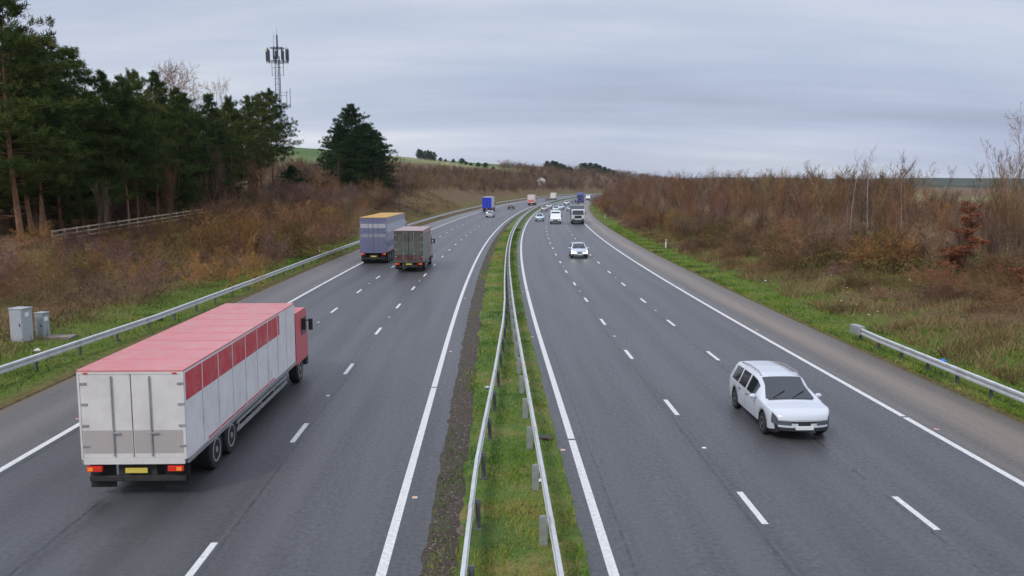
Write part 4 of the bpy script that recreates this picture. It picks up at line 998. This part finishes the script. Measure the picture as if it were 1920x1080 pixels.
def car(label, s, t, colour, toward, L=4.3, W=1.78, H=1.47, estate=True, detail=False, lit=False, cat='car', name='car', rough=.25):
    x, y = RP(s, t); rz = PI / 2 - heading(s) + (PI if toward else 0)
    root = thing(name, label, cat, (float(x), float(y), .002), rz)
    paint = plain('car_paint', colour, rough, 0, .02, 2.0, spec=.5, coat=.7)
    w0 = W / 2; wx = (-.29, .30); rw = .32
    topk = [(-.5, .56), (-.494, .80), (-.482, .98), (-.44, H - .13), (-.40, H - .04), (-.2, H), (-.02, H), (.07, H - .05), (.245, .99), (.30, .95), (.42, .91), (.465, .87), (.487, .81), (.495, .75), (.5, .67)] if estate else \
           [(-.5, .56), (-.494, .82), (-.485, .93), (-.36, .99), (-.22, H - .08), (-.12, H), (-.0, H), (.07, H - .05), (.245, .98), (.30, .94), (.42, .90), (.465, .86), (.487, .80), (.495, .74), (.5, .67)]
    beltk = [(-.5, .54), (-.494, .76), (-.482, .90), (-.44, .98), (.0, .95), (.245, .92), (.30, .90), (.42, .87), (.465, .83), (.487, .77), (.495, .71), (.5, .63)]
    widk = [(-.5, .80), (-.494, .86), (-.47, .93), (-.40, .985), (-.2, 1), (.2, 1), (.36, .99), (.44, .955), (.475, .90), (.49, .85), (.5, .78)]
    botk = [(-.5, .36), (-.48, .28), (-.42, .2), (.42, .2), (.48, .24), (.5, .34)]
    I = lambda tb, u: float(np.interp(u, [a for a, _ in tb], [b for _, b in tb]))
    pil = [-.2065, -.2035, -.0485, -.0455, .1535, .1565, -.43, -.375, -.365, -.225, -.205, -.06, -.035, .125]
    us = sorted(set(np.round(np.concatenate([np.linspace(-.5, .5, 56), [k[0] for k in topk], [k[0] for k in beltk], pil, np.linspace(.19, .41, 26), np.linspace(-.40, -.18, 26)]), 4)))
    rows = 12; V = []
    for u in us:
        zt, zb, w, zl = I(topk, u), I(beltk, u), w0 * I(widk, u), I(botk, u)
        for q in wx:
            dx = (u - q) * L
            if abs(dx) < rw + .07: zl = max(zl, math.sqrt((rw + .07) ** 2 - dx * dx) + rw - .02)
        g = np.clip((zt - zb - .06) / .3, 0, 1)
        zm = max(.56 - .06 * float(smooth(u, .44, .49)), zl + .06) if zb > .60 else (zl + zb) / 2
        ye = w * (.95 - .19 * g); yf = w * (.80 - .16 * g)
        prof = [(w * .88, zl), (w * .97, max(zl + .03, min(zl + .10, zm - .02))), (w, zm), (w * .995, (zm + zb) / 2), (w * .975, zb), (ye, zb + (zt - zb) * (.80 if g > 0 else .6)), ((ye + yf) / 2 * 1.01, zt - .035 * (.4 + g)), (yf, zt - .012), (w * .35, zt + .006), (0, zt + .01)]
        V.append(prof)
    def px_(u, y): return u * L - (.30 * float(smooth(u, .36, .5)) - .12 * float(smooth(-u, .42, .5))) * (abs(y) / w0) ** 2.4
    k = len(V[0]); full = []
    for u, prof in zip(us, V):
        full += [(px_(u, p[0]), -p[0], p[1]) for p in prof] + [(px_(u, p[0]), p[0], p[1]) for p in prof[::-1][1:]]
    K = 2 * k - 1
    body, win, wsc, rear, seam, lamp, grill = [], [], [], [], [], ([], []), []
    for i in range(len(us) - 1):
        um = (us[i] + us[i + 1]) / 2
        gg = I(topk, um) - I(beltk, um)
        for j in range(K - 1):
            jj = min(j, K - 2 - j); f = (i * K + j, (i + 1) * K + j, (i + 1) * K + j + 1, i * K + j + 1)
            side = jj == 4
            inwin = (-.365 < um < -.225 and estate) or (-.205 < um < -.06) or (-.035 < um < .125)
            if side and inwin and gg > .3: win.append((f, j > k, 0 if um < -.21 else 1 if um < -.05 else 2))
            elif .072 < um < .242 and jj >= 7: wsc.append(f)
            elif (-.481 < um < -.441 if estate else -.355 < um < -.225) and jj >= 6: rear.append(f)
            elif 1 <= jj <= 3 and any(abs(um - q) < .0018 for q in (-.205, -.047, .155)): seam.append(f)
            elif jj in (2, 3) and um > .466: lamp[j > k].append(f)
            elif jj == 0 or (um > .488 and jj <= 1): seam.append(f)
            else: body.append(f)
    for u, prof, sg in ((us[0], V[0], -1), (us[-1], V[-1], 1)):
        b0 = len(full); C_ = 9
        for y_, z_ in prof[:-1]:
            for c_ in range(C_):
                yy = y_ * (2 * c_ / (C_ - 1) - 1); full.append((px_(u, yy), yy, z_))
        for r_ in range(len(prof) - 2):
            for c_ in range(C_ - 1):
                a_ = b0 + r_ * C_ + c_; f = (a_, a_ + 1, a_ + C_ + 1, a_ + C_); (body if sg < 0 else seam if r_ == 0 else lamp[c_ > 4] if r_ in (2, 3) and c_ in (0, 1, 6, 7) else grill if r_ in (2, 3) and 2 < c_ < 5 or r_ == 3 and c_ in (2, 5) else body).append(f if sg > 0 else f[::-1])
    def sub(nm, faces, mat, sm=True):
        ids = sorted({i for f in faces for i in f}); mp = {a: b for b, a in enumerate(ids)}
        return link(nm, mesh_np(nm, [full[i] for i in ids], [tuple(mp[i] for i in f) for f in faces], [mat], smooth_faces=sm), root)
    sub('grille', grill, M['dark'], False)
    for q in lamp: sub('headlight', q, M['headlit'] if lit else M['head'])
    sub('body', body, paint); sub('trim', seam, M['dark']); sub('windscreen', wsc, M['glass']); sub('rear_window', rear, M['glass'])
    for sd in (False, True):
        for q in (0, 1, 2):
            fs = [f for f, a, b in win if a == sd and b == q]
            if fs: sub('side_window', fs, M['glass'])
    for q in wx:
        for sd in (-1, 1): wheel(root, q * L, sd * (w0 - .12), rw, .2, detail)
    for sd in (-1, 1):
        link('tail_light', MB().ell((0, 0, 0), (.09, .12, .16), 8).mesh('tail_light', M['redlamp'], True), root, (-.478 * L, sd * w0 * .76, .84))
        link('mirror', MB().ell((0, 0, 0), (.07, .11, .075), 7).mesh('mirror', paint, True), root, (.165 * L, sd * (w0 + .07), .98))
    link('cowl', MB().box(-.05, .05, -w0 * .72, w0 * .72, -.012, .012, 0, .008).mesh('cowl', M['dark']), root, (.252 * L, 0, .995))
    for sd in (-1, 1):
        link('wiper', MB().tube([(.245 * L, sd * .30 - .25, 1.0), (.19 * L, sd * .30 + .22, 1.18)], .012, 5).mesh('wiper', M['black']), root)
        link('roof_rail', MB().tube([(-.36 * L, sd * w0 * .62, H - .03), (-.2 * L, sd * w0 * .62, H + .05), (0, sd * w0 * .62, H + .05), (.05 * L, sd * w0 * .62, H - .04)], .018, 6).mesh('roof_rail', M['post_grey']), root) if estate else None
        for q in (-.17, -.01): link('handle', MB().box(q * L - .09, q * L + .09, sd * w0 * .992 - .02, sd * w0 * .992 + .02, .80, .83, 0, .008).mesh('handle', M['dark']), root)
    link('number_plate', MB().box(-.01, .012, -.26, .26, -.055, .055, 0, .004).mesh('number_plate', M['plate_w']), root, (.5 * L + .012, 0, .44))
    link('number_plate', MB().box(-.012, .01, -.26, .26, -.055, .055, 0, .004).mesh('number_plate', M['plate_y']), root, (-.5 * L - .005, 0, .62))
    return root

def cab(root, x0, x1, W, z0, H, paint, rake=.18):
    """driver's cab between x0 (back) and x1 (front face)"""
    w = W / 2; L = x1 - x0; zw = z0 + (H - z0) * .48
    sec = [(x0, z0, H, w), (x0 + L * .55, z0, H + .02, w), (x1 - .32, z0, H - .03, w), (x1 - .12, z0, H - .16, w * .985)]
    b = MB(); V = [(x0, z0), (x1 - .02, z0), (x1, z0 + .25), (x1 - .01, zw), (x1 - rake, H - .14), (x1 - rake - .2, H), (x0, H)]
    n = len(V); b.add([(x, -w, z) for x, z in V] + [(x, w, z) for x, z in V], [tuple(range(n))[::-1], tuple(range(n, 2 * n))] + [(i, (i + 1) % n, n + (i + 1) % n, n + i) for i in range(n)])
    c = link('cab', b.mesh('cab', paint), root)
    m = b = MB(); e = .012; xa, xb = x1 + e, x1 - rake + .015
    b.add([(xa, -w * .9, zw + .03), (xa, w * .9, zw + .03), (xb, w * .84, H - .2), (xb, -w * .84, H - .2), (xa - .06, -w * .9, zw + .03), (xa - .06, w * .9, zw + .03), (xb - .06, w * .84, H - .2), (xb - .06, -w * .84, H - .2)],
          [(0, 1, 2, 3), (7, 6, 5, 4), (0, 4, 5, 1), (2, 6, 7, 3), (1, 5, 6, 2), (3, 7, 4, 0)])
    link('windscreen', b.mesh('windscreen', M['glass']), c)
    for sd in (-1, 1):
        link('side_window', MB().box(x1 - 1.05, x1 - rake - .12, sd * w - .02, sd * w + .012, zw + .05, H - .32).mesh('side_window', M['glass']), c)
        link('headlight', MB().box(x1 - .05, x1 + .03, sd * w * .74 - .2, sd * w * .74 + .2, z0 + .1, z0 + .3, 0, .03).mesh('headlight', M['head']), c)
        b = MB(); b.box(x1 - .2, x1 - .08, w + .08, w + .24, zw + .1, zw + .55, 0, .03) if sd > 0 else b.box(x1 - .2, x1 - .08, -w - .24, -w - .08, zw + .1, zw + .55, 0, .03)
        b.box(x1 - .17, x1 - .11, min(sd * w, sd * (w + .12)), max(sd * w, sd * (w + .12)), zw + .46, zw + .5)
        link('mirror', b.mesh('mirror', M['dark']), c)
    link('grille', MB().box(x1 - .03, x1 + .02, -w * .55, w * .55, z0 + .32, zw - .12, 0, .02).mesh('grille', M['dark']), c)
    link('bumper', MB().box(x1 - .3, x1 + .06, -w, w, z0 - .32, z0 + .06, 0, .04).mesh('bumper', M['dark']), root)
    return c

def lorry(label, s, t, toward, L, W, H, side, roof, rear, cabcol, cabL=2.0, cabH=2.9, floor=1.0, bands=(), artic=False, detail=True, name='lorry', rear_bands=(), gap=.35, drail=None, dirt=None, chass=None):
    x, y = RP(s, t); rz = PI / 2 - heading(s) + (PI if toward else 0)
    root = thing(name, label, 'lorry', (float(x), float(y), .002), rz)
    xr, xf = -L / 2, L / 2; bx1 = xf - cabL - gap; w = W / 2
    pm = lambda n_, c, r=.4: plain(n_, c, r, 0, .06, 1.2, coat=.1, dirt=dirt)
    ms, mr, mre = pm('lorry_side', side), pm('lorry_roof', roof), pm('lorry_rear', rear)
    cb = cab(root, xf - cabL, xf, min(W, 2.45) * .97, .75, cabH, plain('cab_paint', cabcol, .3, 0, .03, coat=.5))
    link('chassis', MB().box(xr + .15, xf - .4, -.45, .45, .55, .88).mesh('chassis', M['chassis']), root)
    th = .05
    for sd in (-1, 1):
        p = link('side_panel', MB().box(xr + th, bx1, sd * w - (th if sd > 0 else 0), sd * w + (0 if sd > 0 else th), floor, H - th).mesh('side_panel', ms), root)
        for nm, z0, z1, xa, xb, col in bands:
            link(nm, MB().box(xr + th + xa, bx1 - xb, sd * w + (.003 if sd > 0 else -.008), sd * w + (.008 if sd > 0 else -.003), z0, z1).mesh(nm, pm(nm, col)), p)
        link('side_rail', MB().box(xr + .06, bx1, sd * w - .035, sd * w + .035, floor - .12, floor, 0, .01).mesh('side_rail', pm('side_rail', drail or (.25, .25, .26))), root)
        b = MB(); b.box(xr + L * .30, bx1 - 1.2, sd * (w - .05) - .02, sd * (w - .05) + .02, .45, .56); b.box(xr + L * .30, bx1 - 1.2, sd * (w - .05) - .02, sd * (w - .05) + .02, .68, .78)
        for q in (.32, .5, .62): b.box(xr + L * q, xr + L * q + .06, sd * (w - .09) - .02, sd * (w - .09) + .02, .45, floor - .12)
        link('side_guard', b.mesh('side_guard', chass or M['post_grey']), root)
    for sd in (-1, 1):  # tanks and boxes added under the chassis to block light there
        link('light_block_tank', MB().lathe((bx1 - 1.35, sd * (w - .42), .62), (1, 0, 0), [(.22, -.6), (.27, -.56), (.27, .56), (.22, .6)], 14).mesh('light_block_tank', M['post_grey']), root)
        link('light_block_box', MB().box(xr + L * .42, xr + L * .42 + 1.0, sd * (w - .4) - .3, sd * (w - .4) + .3, .42, floor - .13, 0, .03).mesh('light_block_box', M['chassis']), root)
    link('cross_member', MB().box(xr + .3, bx1 - .2, -w + .3, w - .3, floor - .22, floor - .12).mesh('cross_member', M['chassis']), root)
    link('roof', MB().box(xr, bx1 + .02, -w - .01, w + .01, H - th + .002, H, 0, .015).mesh('roof', mr), root)
    b = MB(); nrb0 = int((bx1 - xr) / 1.25)
    for q in range(1, nrb0): b.box(xr + q * (bx1 - xr) / nrb0 - .02, xr + q * (bx1 - xr) / nrb0 + .02, -w + .03, w - .03, H + .0005, H + .007)
    link('roof_rib', b.mesh('roof_rib', mr), root)
    link('front_panel', MB().box(bx1, bx1 + .05, -w, w, floor, H - th).mesh('front_panel', ms), root)
    link('floor_bed', MB().box(xr + .06, bx1, -w + .04, w - .04, floor - .11, floor - .002).mesh('floor_bed', M['chassis']), root)
    for sd in (-1, 1):
        dr = link('rear_door', MB().box(xr - .01, xr + .04, .012 if sd > 0 else -w + .05, w - .05 if sd > 0 else -.012, floor + .04, H - .10, 0, .01).mesh('rear_door', mre), root)
        for nm, z0, z1, col in rear_bands:
            link(nm, MB().box(xr - .016, xr - .013, .03 if sd > 0 else -w + .07, w - .07 if sd > 0 else -.03, z0, z1).mesh(nm, pm(nm, col)), dr)
        link('lock_bar', MB().tube([(xr - .04, sd * w * .36, floor + .08), (xr - .04, sd * w * .36, H - .14)], .018, 6).mesh('lock_bar', M['post_grey']), dr)
        b = MB(); b.box(xr - .03, xr + .06, sd * (w - .28) - .18, sd * (w - .28) + .18, floor - .30, floor - .17, 0, .015); tlm = link('tail_light', b.mesh('tail_light', M['redlamp']), root)
        link('indicator', MB().box(xr - .036, xr - .032, sd * (w - .19) - .06, sd * (w - .19) + .06, floor - .28, floor - .19).mesh('indicator', M['amber']), tlm)
        link('mudflap', MB().box(xr + .28, xr + .31, sd * (w - .35) - .3, sd * (w - .35) + .3, .22, .82).mesh('mudflap', M['black']), root)
        for q in (.15, .38, .62, .85): link('hinge', MB().box(xr - .03, xr - .008, sd * (w - .10) - .11, sd * (w - .10) + .05, floor + (H - floor) * q - .03, floor + (H - floor) * q + .03, 0, .008).mesh('hinge', M['post_grey']), dr)
        link('lock_handle', MB().box(xr - .07, xr - .045, sd * w * .36 - .16, sd * w * .36 + .03, floor + .62, floor + .66, 0, .008).mesh('lock_handle', M['post_grey']), dr)
        link('marker_lamp', MB().box(xr - .035, xr - .022, sd * (w - .2) - .05, sd * (w - .2) + .05, H - .092, H - .06).mesh('marker_lamp', M['redlamp']), root)
        rb2 = MB(); nrb = int((bx1 - xr) / 1.25)
        for q in range(1, nrb): rb2.box(xr + q * (bx1 - xr) / nrb - .018, xr + q * (bx1 - xr) / nrb + .018, sd * w + (.0085 if sd > 0 else -.016), sd * w + (.016 if sd > 0 else -.0085), floor + .02, H - th - .03)
        link('rib', rb2.mesh('rib', ms), root)
    fr = MB(); fr.box(xr - .02, xr + .05, -w, -w + .048, floor, H - th); fr.box(xr - .02, xr + .05, w - .048, w, floor, H - th); fr.box(xr - .02, xr + .05, -w + .05, w - .05, H - .098, H - th); fr.box(xr - .02, xr + .05, -w + .05, w - .05, floor - .12, floor + .038)
    link('rear_frame', fr.mesh('rear_frame', mre), root)
    link('underrun_bar', MB().box(xr + .1, xr + .2, -w + .1, w - .1, .42, .56, 0, .02).mesh('underrun_bar', M['chassis']), root)
    link('number_plate', MB().box(xr + .06, xr + .09, -.26, .26, .64, .76).mesh('number_plate', M['plate_y']), root)
    ax = [xr + 1.4, xr + 2.7, xr + 4.0, bx1 - 1.6, xf - 1.35] if artic else ([xr + 2.3, xr + 3.6, xf - 1.35] if L > 10 else [xr + 2.2, xf - 1.3])
    for a in ax:
        for sd in (-1, 1): wheel(root, a, sd * (w - .22), .5, .34, detail, M['post_grey'])
    return root

# the red and white lorry changing lanes
lorry('large red and white box lorry with a pink-red roof in the outbound lanes', 26.6, -8.42, False, 13.6, 2.45, 3.14, (.80, .79, .78), (.62, .20, .20), (.72, .68, .64), (.66, .05, .06), 2.0, 2.7, 1.0,
      bands=[('red_band', 2.38, 3.04, .06, 2.2, (.60, .03, .05)), ('red_line', 1.02, 1.07, 1.5, 3.0, (.62, .04, .05))], dirt=((.50, .43, .38), .45), rear_bands=[('grey_panel', 1.15, 1.7, (.45, .40, .37))])
lorry('tall articulated lorry with a yellow roof and blue-grey banded rear', 88.0, -11.55, False, 15.8, 2.5, 4.35, (.36, .37, .44), (.62, .36, .05), (.15, .155, .25), (.3, .3, .4), 2.3, 3.4, 1.15,
      bands=[('white_band', 2.9, 3.7, .05, .05, (.55, .57, .62)), ('blue_band', 1.5, 2.1, .05, .05, (.16, .17, .32))], artic=True, rear_bands=[('white_band', 3.35, 3.75, (.42, .42, .43)), ('grey_band', 2.5, 2.8, (.27, .27, .30))], drail=(.3, .08, .08))
lorry('shorter grey-green lorry with a dark red tail overtaking the yellow-roofed one', 77.0, -7.35, False, 9.2, 2.45, 3.55, (.24, .25, .225), (.42, .30, .28), (.075, .07, .06), (.45, .10, .12), 1.9, 2.8, .95,
      bands=[('pink_band', 3.25, 3.46, .05, .05, (.62, .30, .34))], rear_bands=[('green_panel', 1.5, 2.6, (.085, .095, .08)), ('maroon_panel', 1.0, 1.45, (.08, .025, .025))], drail=(.16, .05, .05), dirt=((.2, .18, .15), .6))
lorry('lorry with a bright blue rear and pale sides far off in the slow outbound lane', 239, -11.4, False, 11.0, 2.5, 3.9, (.62, .66, .72), (.75, .75, .78), (.02, .06, .50), (.6, .1, .1), 2.0, 2.9, 1.0, rear_bands=[('blue_panel', 1.3, 3.5, (.012, .045, .55))], drail=(.45, .08, .05), detail=False)
lorry('far white lorry with a red lower rear near the bend', 308, -4.0, False, 9.0, 2.45, 3.6, (.78, .74, .72), (.8, .78, .76), (.80, .66, .62), (.7, .1, .1), 1.9, 2.7, 1.0, rear_bands=[('red_panel', 1.05, 1.9, (.70, .22, .20))], drail=(.55, .08, .06), detail=False)
lorry('far small white box van lorry at the outbound bend', 409, -4.2, False, 7.0, 2.3, 3.3, (.82, .81, .77), (.84, .83, .8), (.84, .80, .72), (.8, .8, .8), 1.7, 2.4, .9, detail=False)
lorry('grey lorry with an open-topped body coming in the slow inbound lane', 165.5, 11.9, True, 9.5, 2.45, 3.35, (.14, .15, .17), (.16, .17, .19), (.2, .2, .2), (.62, .64, .66), 2.0, 2.75, 1.0, drail=(.15, .15, .16))
lorry('far blue lorry with lit lamps at the inbound bend', 345, 12.0, True, 10.0, 2.5, 3.95, (.16, .17, .45), (.25, .26, .5), (.2, .2, .4), (.10, .10, .45), 2.1, 3.5, 1.0, detail=False)

car('white estate car in the inbound lanes, largest car on the road', 26.4, 9.0, (.60, .62, .65), True, 5.0, 1.88, 1.52, True, True)
car('silver car with both headlights lit, alone in the middle inbound lane', 88.0, 8.15, (.55, .60, .66), True, 4.2, 1.74, 1.45, True, True, lit=True)
car('white hatchback in the fast inbound lane, ahead of the queue', 175, 4.6, (.68, .84, .86), True, 4.1, 1.72, 1.45)
car('silver car following the blue-backed lorry in the middle outbound lane', 195, -7.0, (.52, .56, .64), False, 4.4, 1.78, 1.46)
car('black car alone in the outbound lanes beyond the blue-backed lorry', 257, -6.6, (.02, .02, .025), False, 4.5, 1.8, 1.42, False)
car('dark car far off just before the outbound bend', 393, -5.4, (.03, .03, .035), False, 4.4, 1.8, 1.42, False)
car('reddish silver car in the fast inbound lane behind the white hatchback', 239.5, 4.0, (.55, .47, .48), True)
car('small pale car in the fast inbound lane, second behind the white hatchback', 266, 4.3, (.70, .72, .72), True)
car('white saloon behind the white van in the middle inbound lane', 235.5, 7.3, (.66, .82, .80), True, 4.4, 1.8, 1.45, False)
car('white car second behind the white van in the middle inbound lane', 255, 8.2, (.68, .83, .84), True)
car('silver grey car behind the open-topped grey lorry', 240, 11.2, (.50, .53, .56), True)
car('white car with a red tint far back in the queue of inbound traffic', 311, 8.2, (.80, .72, .70), True)
car('dark car far back beside the far blue lorry', 346, 9.4, (.05, .06, .07), True, estate=False)
def van(label, s, t, col, toward):
    r = car(label, s, t, col, toward, 5.3, 1.98, 2.35, True, True, name='van', cat='van')
    return r
def panel_van(label, s, t, colour, toward, detail=True, W=2.0, H=2.4, L=5.4):
    x, y = RP(s, t); root = thing('van', label, 'van', (float(x), float(y), .002), PI / 2 - heading(s) + (PI if toward else 0))
    paint = plain('van_paint', colour, .35, 0, .02, coat=.4); w = W / 2; xf, xr = L / 2, -L / 2
    P = [(xr, .45), (xf - .1, .4), (xf, .6), (xf - .02, .95), (xf - .75, 1.25), (xf - 1.45, H - .1), (xf - 1.7, H), (xr + .1, H), (xr, H - .15)]
    k = len(P); b = MB(); V = []
    for sc, zz_ in ((-1, 0), (-.97, 1), (.97, 1), (1, 0)):
        V += [(x_, w * sc * (.90 if z_ > 1.3 else 1), z_) for x_, z_ in P]
    F = [tuple(range(k))[::-1], tuple(range(3 * k, 4 * k))] + [(r_ * k + i, r_ * k + (i + 1) % k, (r_ + 1) * k + (i + 1) % k, (r_ + 1) * k + i) for r_ in range(3) for i in range(k)]
    link('body', b.add(V, F).mesh('body', paint), root)
    a, c = Vector((xf - .80, 0, 1.29)), Vector((xf - 1.42, 0, H - .16)); nrm = Vector((c.z - a.z, 0, a.x - c.x)).normalized() * .012
    q = [a + nrm + Vector((0, -w * .86, 0)), a + nrm + Vector((0, w * .86, 0)), c + nrm + Vector((0, w * .78, 0)), c + nrm + Vector((0, -w * .78, 0))]
    q2 = [p - nrm * 3 for p in q]
    link('windscreen', MB().add([*q, *q2], [(0, 1, 2, 3), (7, 6, 5, 4), (0, 4, 5, 1), (1, 5, 6, 2), (2, 6, 7, 3), (3, 7, 4, 0)]).mesh('windscreen', M['glass']), root)
    for sd in (-1, 1):
        link('headlight', MB().ell((0, 0, 0), (.12, .2, .13), 7).mesh('headlight', M['head'], True), root, (xf - .10, sd * w * .74, .86))
        link('mirror', MB().box(-.08, .06, -.12, .12, -.15, .15, 0, .03).mesh('mirror', M['dark']), root, (xf - 1.05, sd * (w + .1), 1.42))
        link('side_window', MB().box(xf - 1.95, xf - 1.1, sd * w * .915 - .02, sd * w * .915 + .02, 1.36, 1.9).mesh('side_window', M['glass']), root)
        for xx in (xr + 1.1, xf - .95): wheel(root, xx, sd * (w - .1), .34, .22, False)
    link('grille', MB().box(-.02, .03, -.5, .5, -.1, .1, 0, .02).mesh('grille', M['dark']), root, (xf, 0, .74)); link('bumper', MB().box(-.2, .05, -w * .95, w * .95, -.14, .12, 0, .04).mesh('bumper', M['dark']), root, (xf - .02, 0, .44))
    return root
panel_van('white panel van leading the middle inbound lane beside the grey lorry', 164.2, 7.75, (.84, .84, .83), True)
panel_van('far white van at the edge of the inbound bend beside the blue lorry', 408, 12.2, (.8, .8, .8), True)

# ---------------------------------------------------------------- light, sky, camera
SUN_EL, SUN_AZ = math.radians(42), math.radians(215)     # azimuth clockwise from the view direction
w = bpy.data.worlds.new("World"); scene.world = w; w.use_nodes = True
nt = w.node_tree; nt.nodes.clear(); out = nt.nodes.new('ShaderNodeOutputWorld')
sky = N(nt, 'ShaderNodeTexSky', sky_type='NISHITA', sun_disc=False, sun_elevation=SUN_EL, sun_rotation=SUN_AZ, air_density=1.0, dust_density=1.5, ozone_density=1.5)
bg1 = N(nt, 'ShaderNodeBackground'); bg1.inputs['Strength'].default_value = .10; nt.links.new(sky.outputs[0], bg1.inputs[0])
co = N(nt, 'ShaderNodeTexCoord').outputs['Generated']; sp = N(nt, 'ShaderNodeSeparateXYZ'); nt.links.new(co, sp.inputs[0])
zc = mth(nt, 'MAXIMUM', sp.outputs[2], 0.0); den = mth(nt, 'ADD', zc, .17)
cb = N(nt, 'ShaderNodeCombineXYZ'); nt.links.new(mth(nt, 'DIVIDE', sp.outputs[0], den), cb.inputs[0]); nt.links.new(mth(nt, 'DIVIDE', sp.outputs[1], den), cb.inputs[1])
mp = N(nt, 'ShaderNodeMapping'); mp.inputs['Scale'].default_value = (.26, .80, 1); mp.inputs['Location'].default_value = (16.8, 22.9, 0); mp.inputs['Rotation'].default_value = (0, 0, math.radians(4)); nt.links.new(cb.outputs[0], mp.inputs[0])
n1 = noise(nt, mp.outputs[0], .95, 7, .56); 
mp2 = N(nt, 'ShaderNodeMapping'); mp2.inputs['Scale'].default_value = (.10, .5, 1); mp2.inputs['Location'].default_value = (5.2, 1.7, 0); nt.links.new(cb.outputs[0], mp2.inputs[0])
n2 = noise(nt, mp2.outputs[0], .8, 3, .5)
cloud = ramp(nt, n1, [(.32, (.40, .45, .595)), (.43, (.485, .545, .715)), (.53, (.59, .645, .785)), (.68, (.80, .825, .90))])
bright = mapr(nt, zc, .20, .80, 1.0, 1.75, True)
bg2 = N(nt, 'ShaderNodeBackground'); nt.links.new(cloud, bg2.inputs[0]); nt.links.new(bright, bg2.inputs[1])
ms = N(nt, 'ShaderNodeMixShader'); nt.links.new(mapr(nt, n2, .36, .56, .80, 1.0), ms.inputs[0]); nt.links.new(bg1.outputs[0], ms.inputs[1]); nt.links.new(bg2.outputs[0], ms.inputs[2])
nt.links.new(ms.outputs[0], out.inputs[0])
sd = bpy.data.lights.new('sun', 'SUN'); sd.energy = 1.45; sd.angle = math.radians(11); sd.color = (1, .96, .9)
so = bpy.data.objects.new('sun', sd); COL.objects.link(so)
dv = Vector((math.sin(SUN_AZ) * math.cos(SUN_EL), math.cos(SUN_AZ) * math.cos(SUN_EL), math.sin(SUN_EL)))
so.rotation_euler = (-dv).to_track_quat('-Z', 'Y').to_euler(); so.location = dv * 200

cd = bpy.data.cameras.new('camera'); cam = bpy.data.objects.new('camera', cd); COL.objects.link(cam)
cd.sensor_width = 36; cd.lens = 36 * F_PX / 1920; cd.clip_end = 20000; cd.clip_start = .1
cam.location = (0, 0, H_CAM); cam.rotation_euler = (PI / 2 - PITCH, 0, 0); scene.camera = cam
vs = scene.view_settings; vs.view_transform = 'Standard'; vs.look = 'None'; vs.exposure = 0; vs.gamma = 1
scene.render.engine = 'CYCLES'; scene.cycles.max_bounces = 6; scene.cycles.diffuse_bounces = 3

# ---------------------------------------------------------------- thin air
hm = bpy.data.materials.new('haze'); hm.use_nodes = True; hn = hm.node_tree; hn.nodes.clear()
ho = hn.nodes.new('ShaderNodeOutputMaterial'); hv = hn.nodes.new('ShaderNodeVolumePrincipled')
hv.inputs['Color'].default_value = (.80, .86, .95, 1); hv.inputs['Density'].default_value = .00006; hv.inputs['Anisotropy'].default_value = .2
hn.links.new(hv.outputs[0], ho.inputs['Volume'])
tag(link('haze', MB().box(-6700, 6700, -6700, 6700, -12, 90).mesh('haze', hm)), kind='stuff')
scene.cycles.volume_bounces = 0
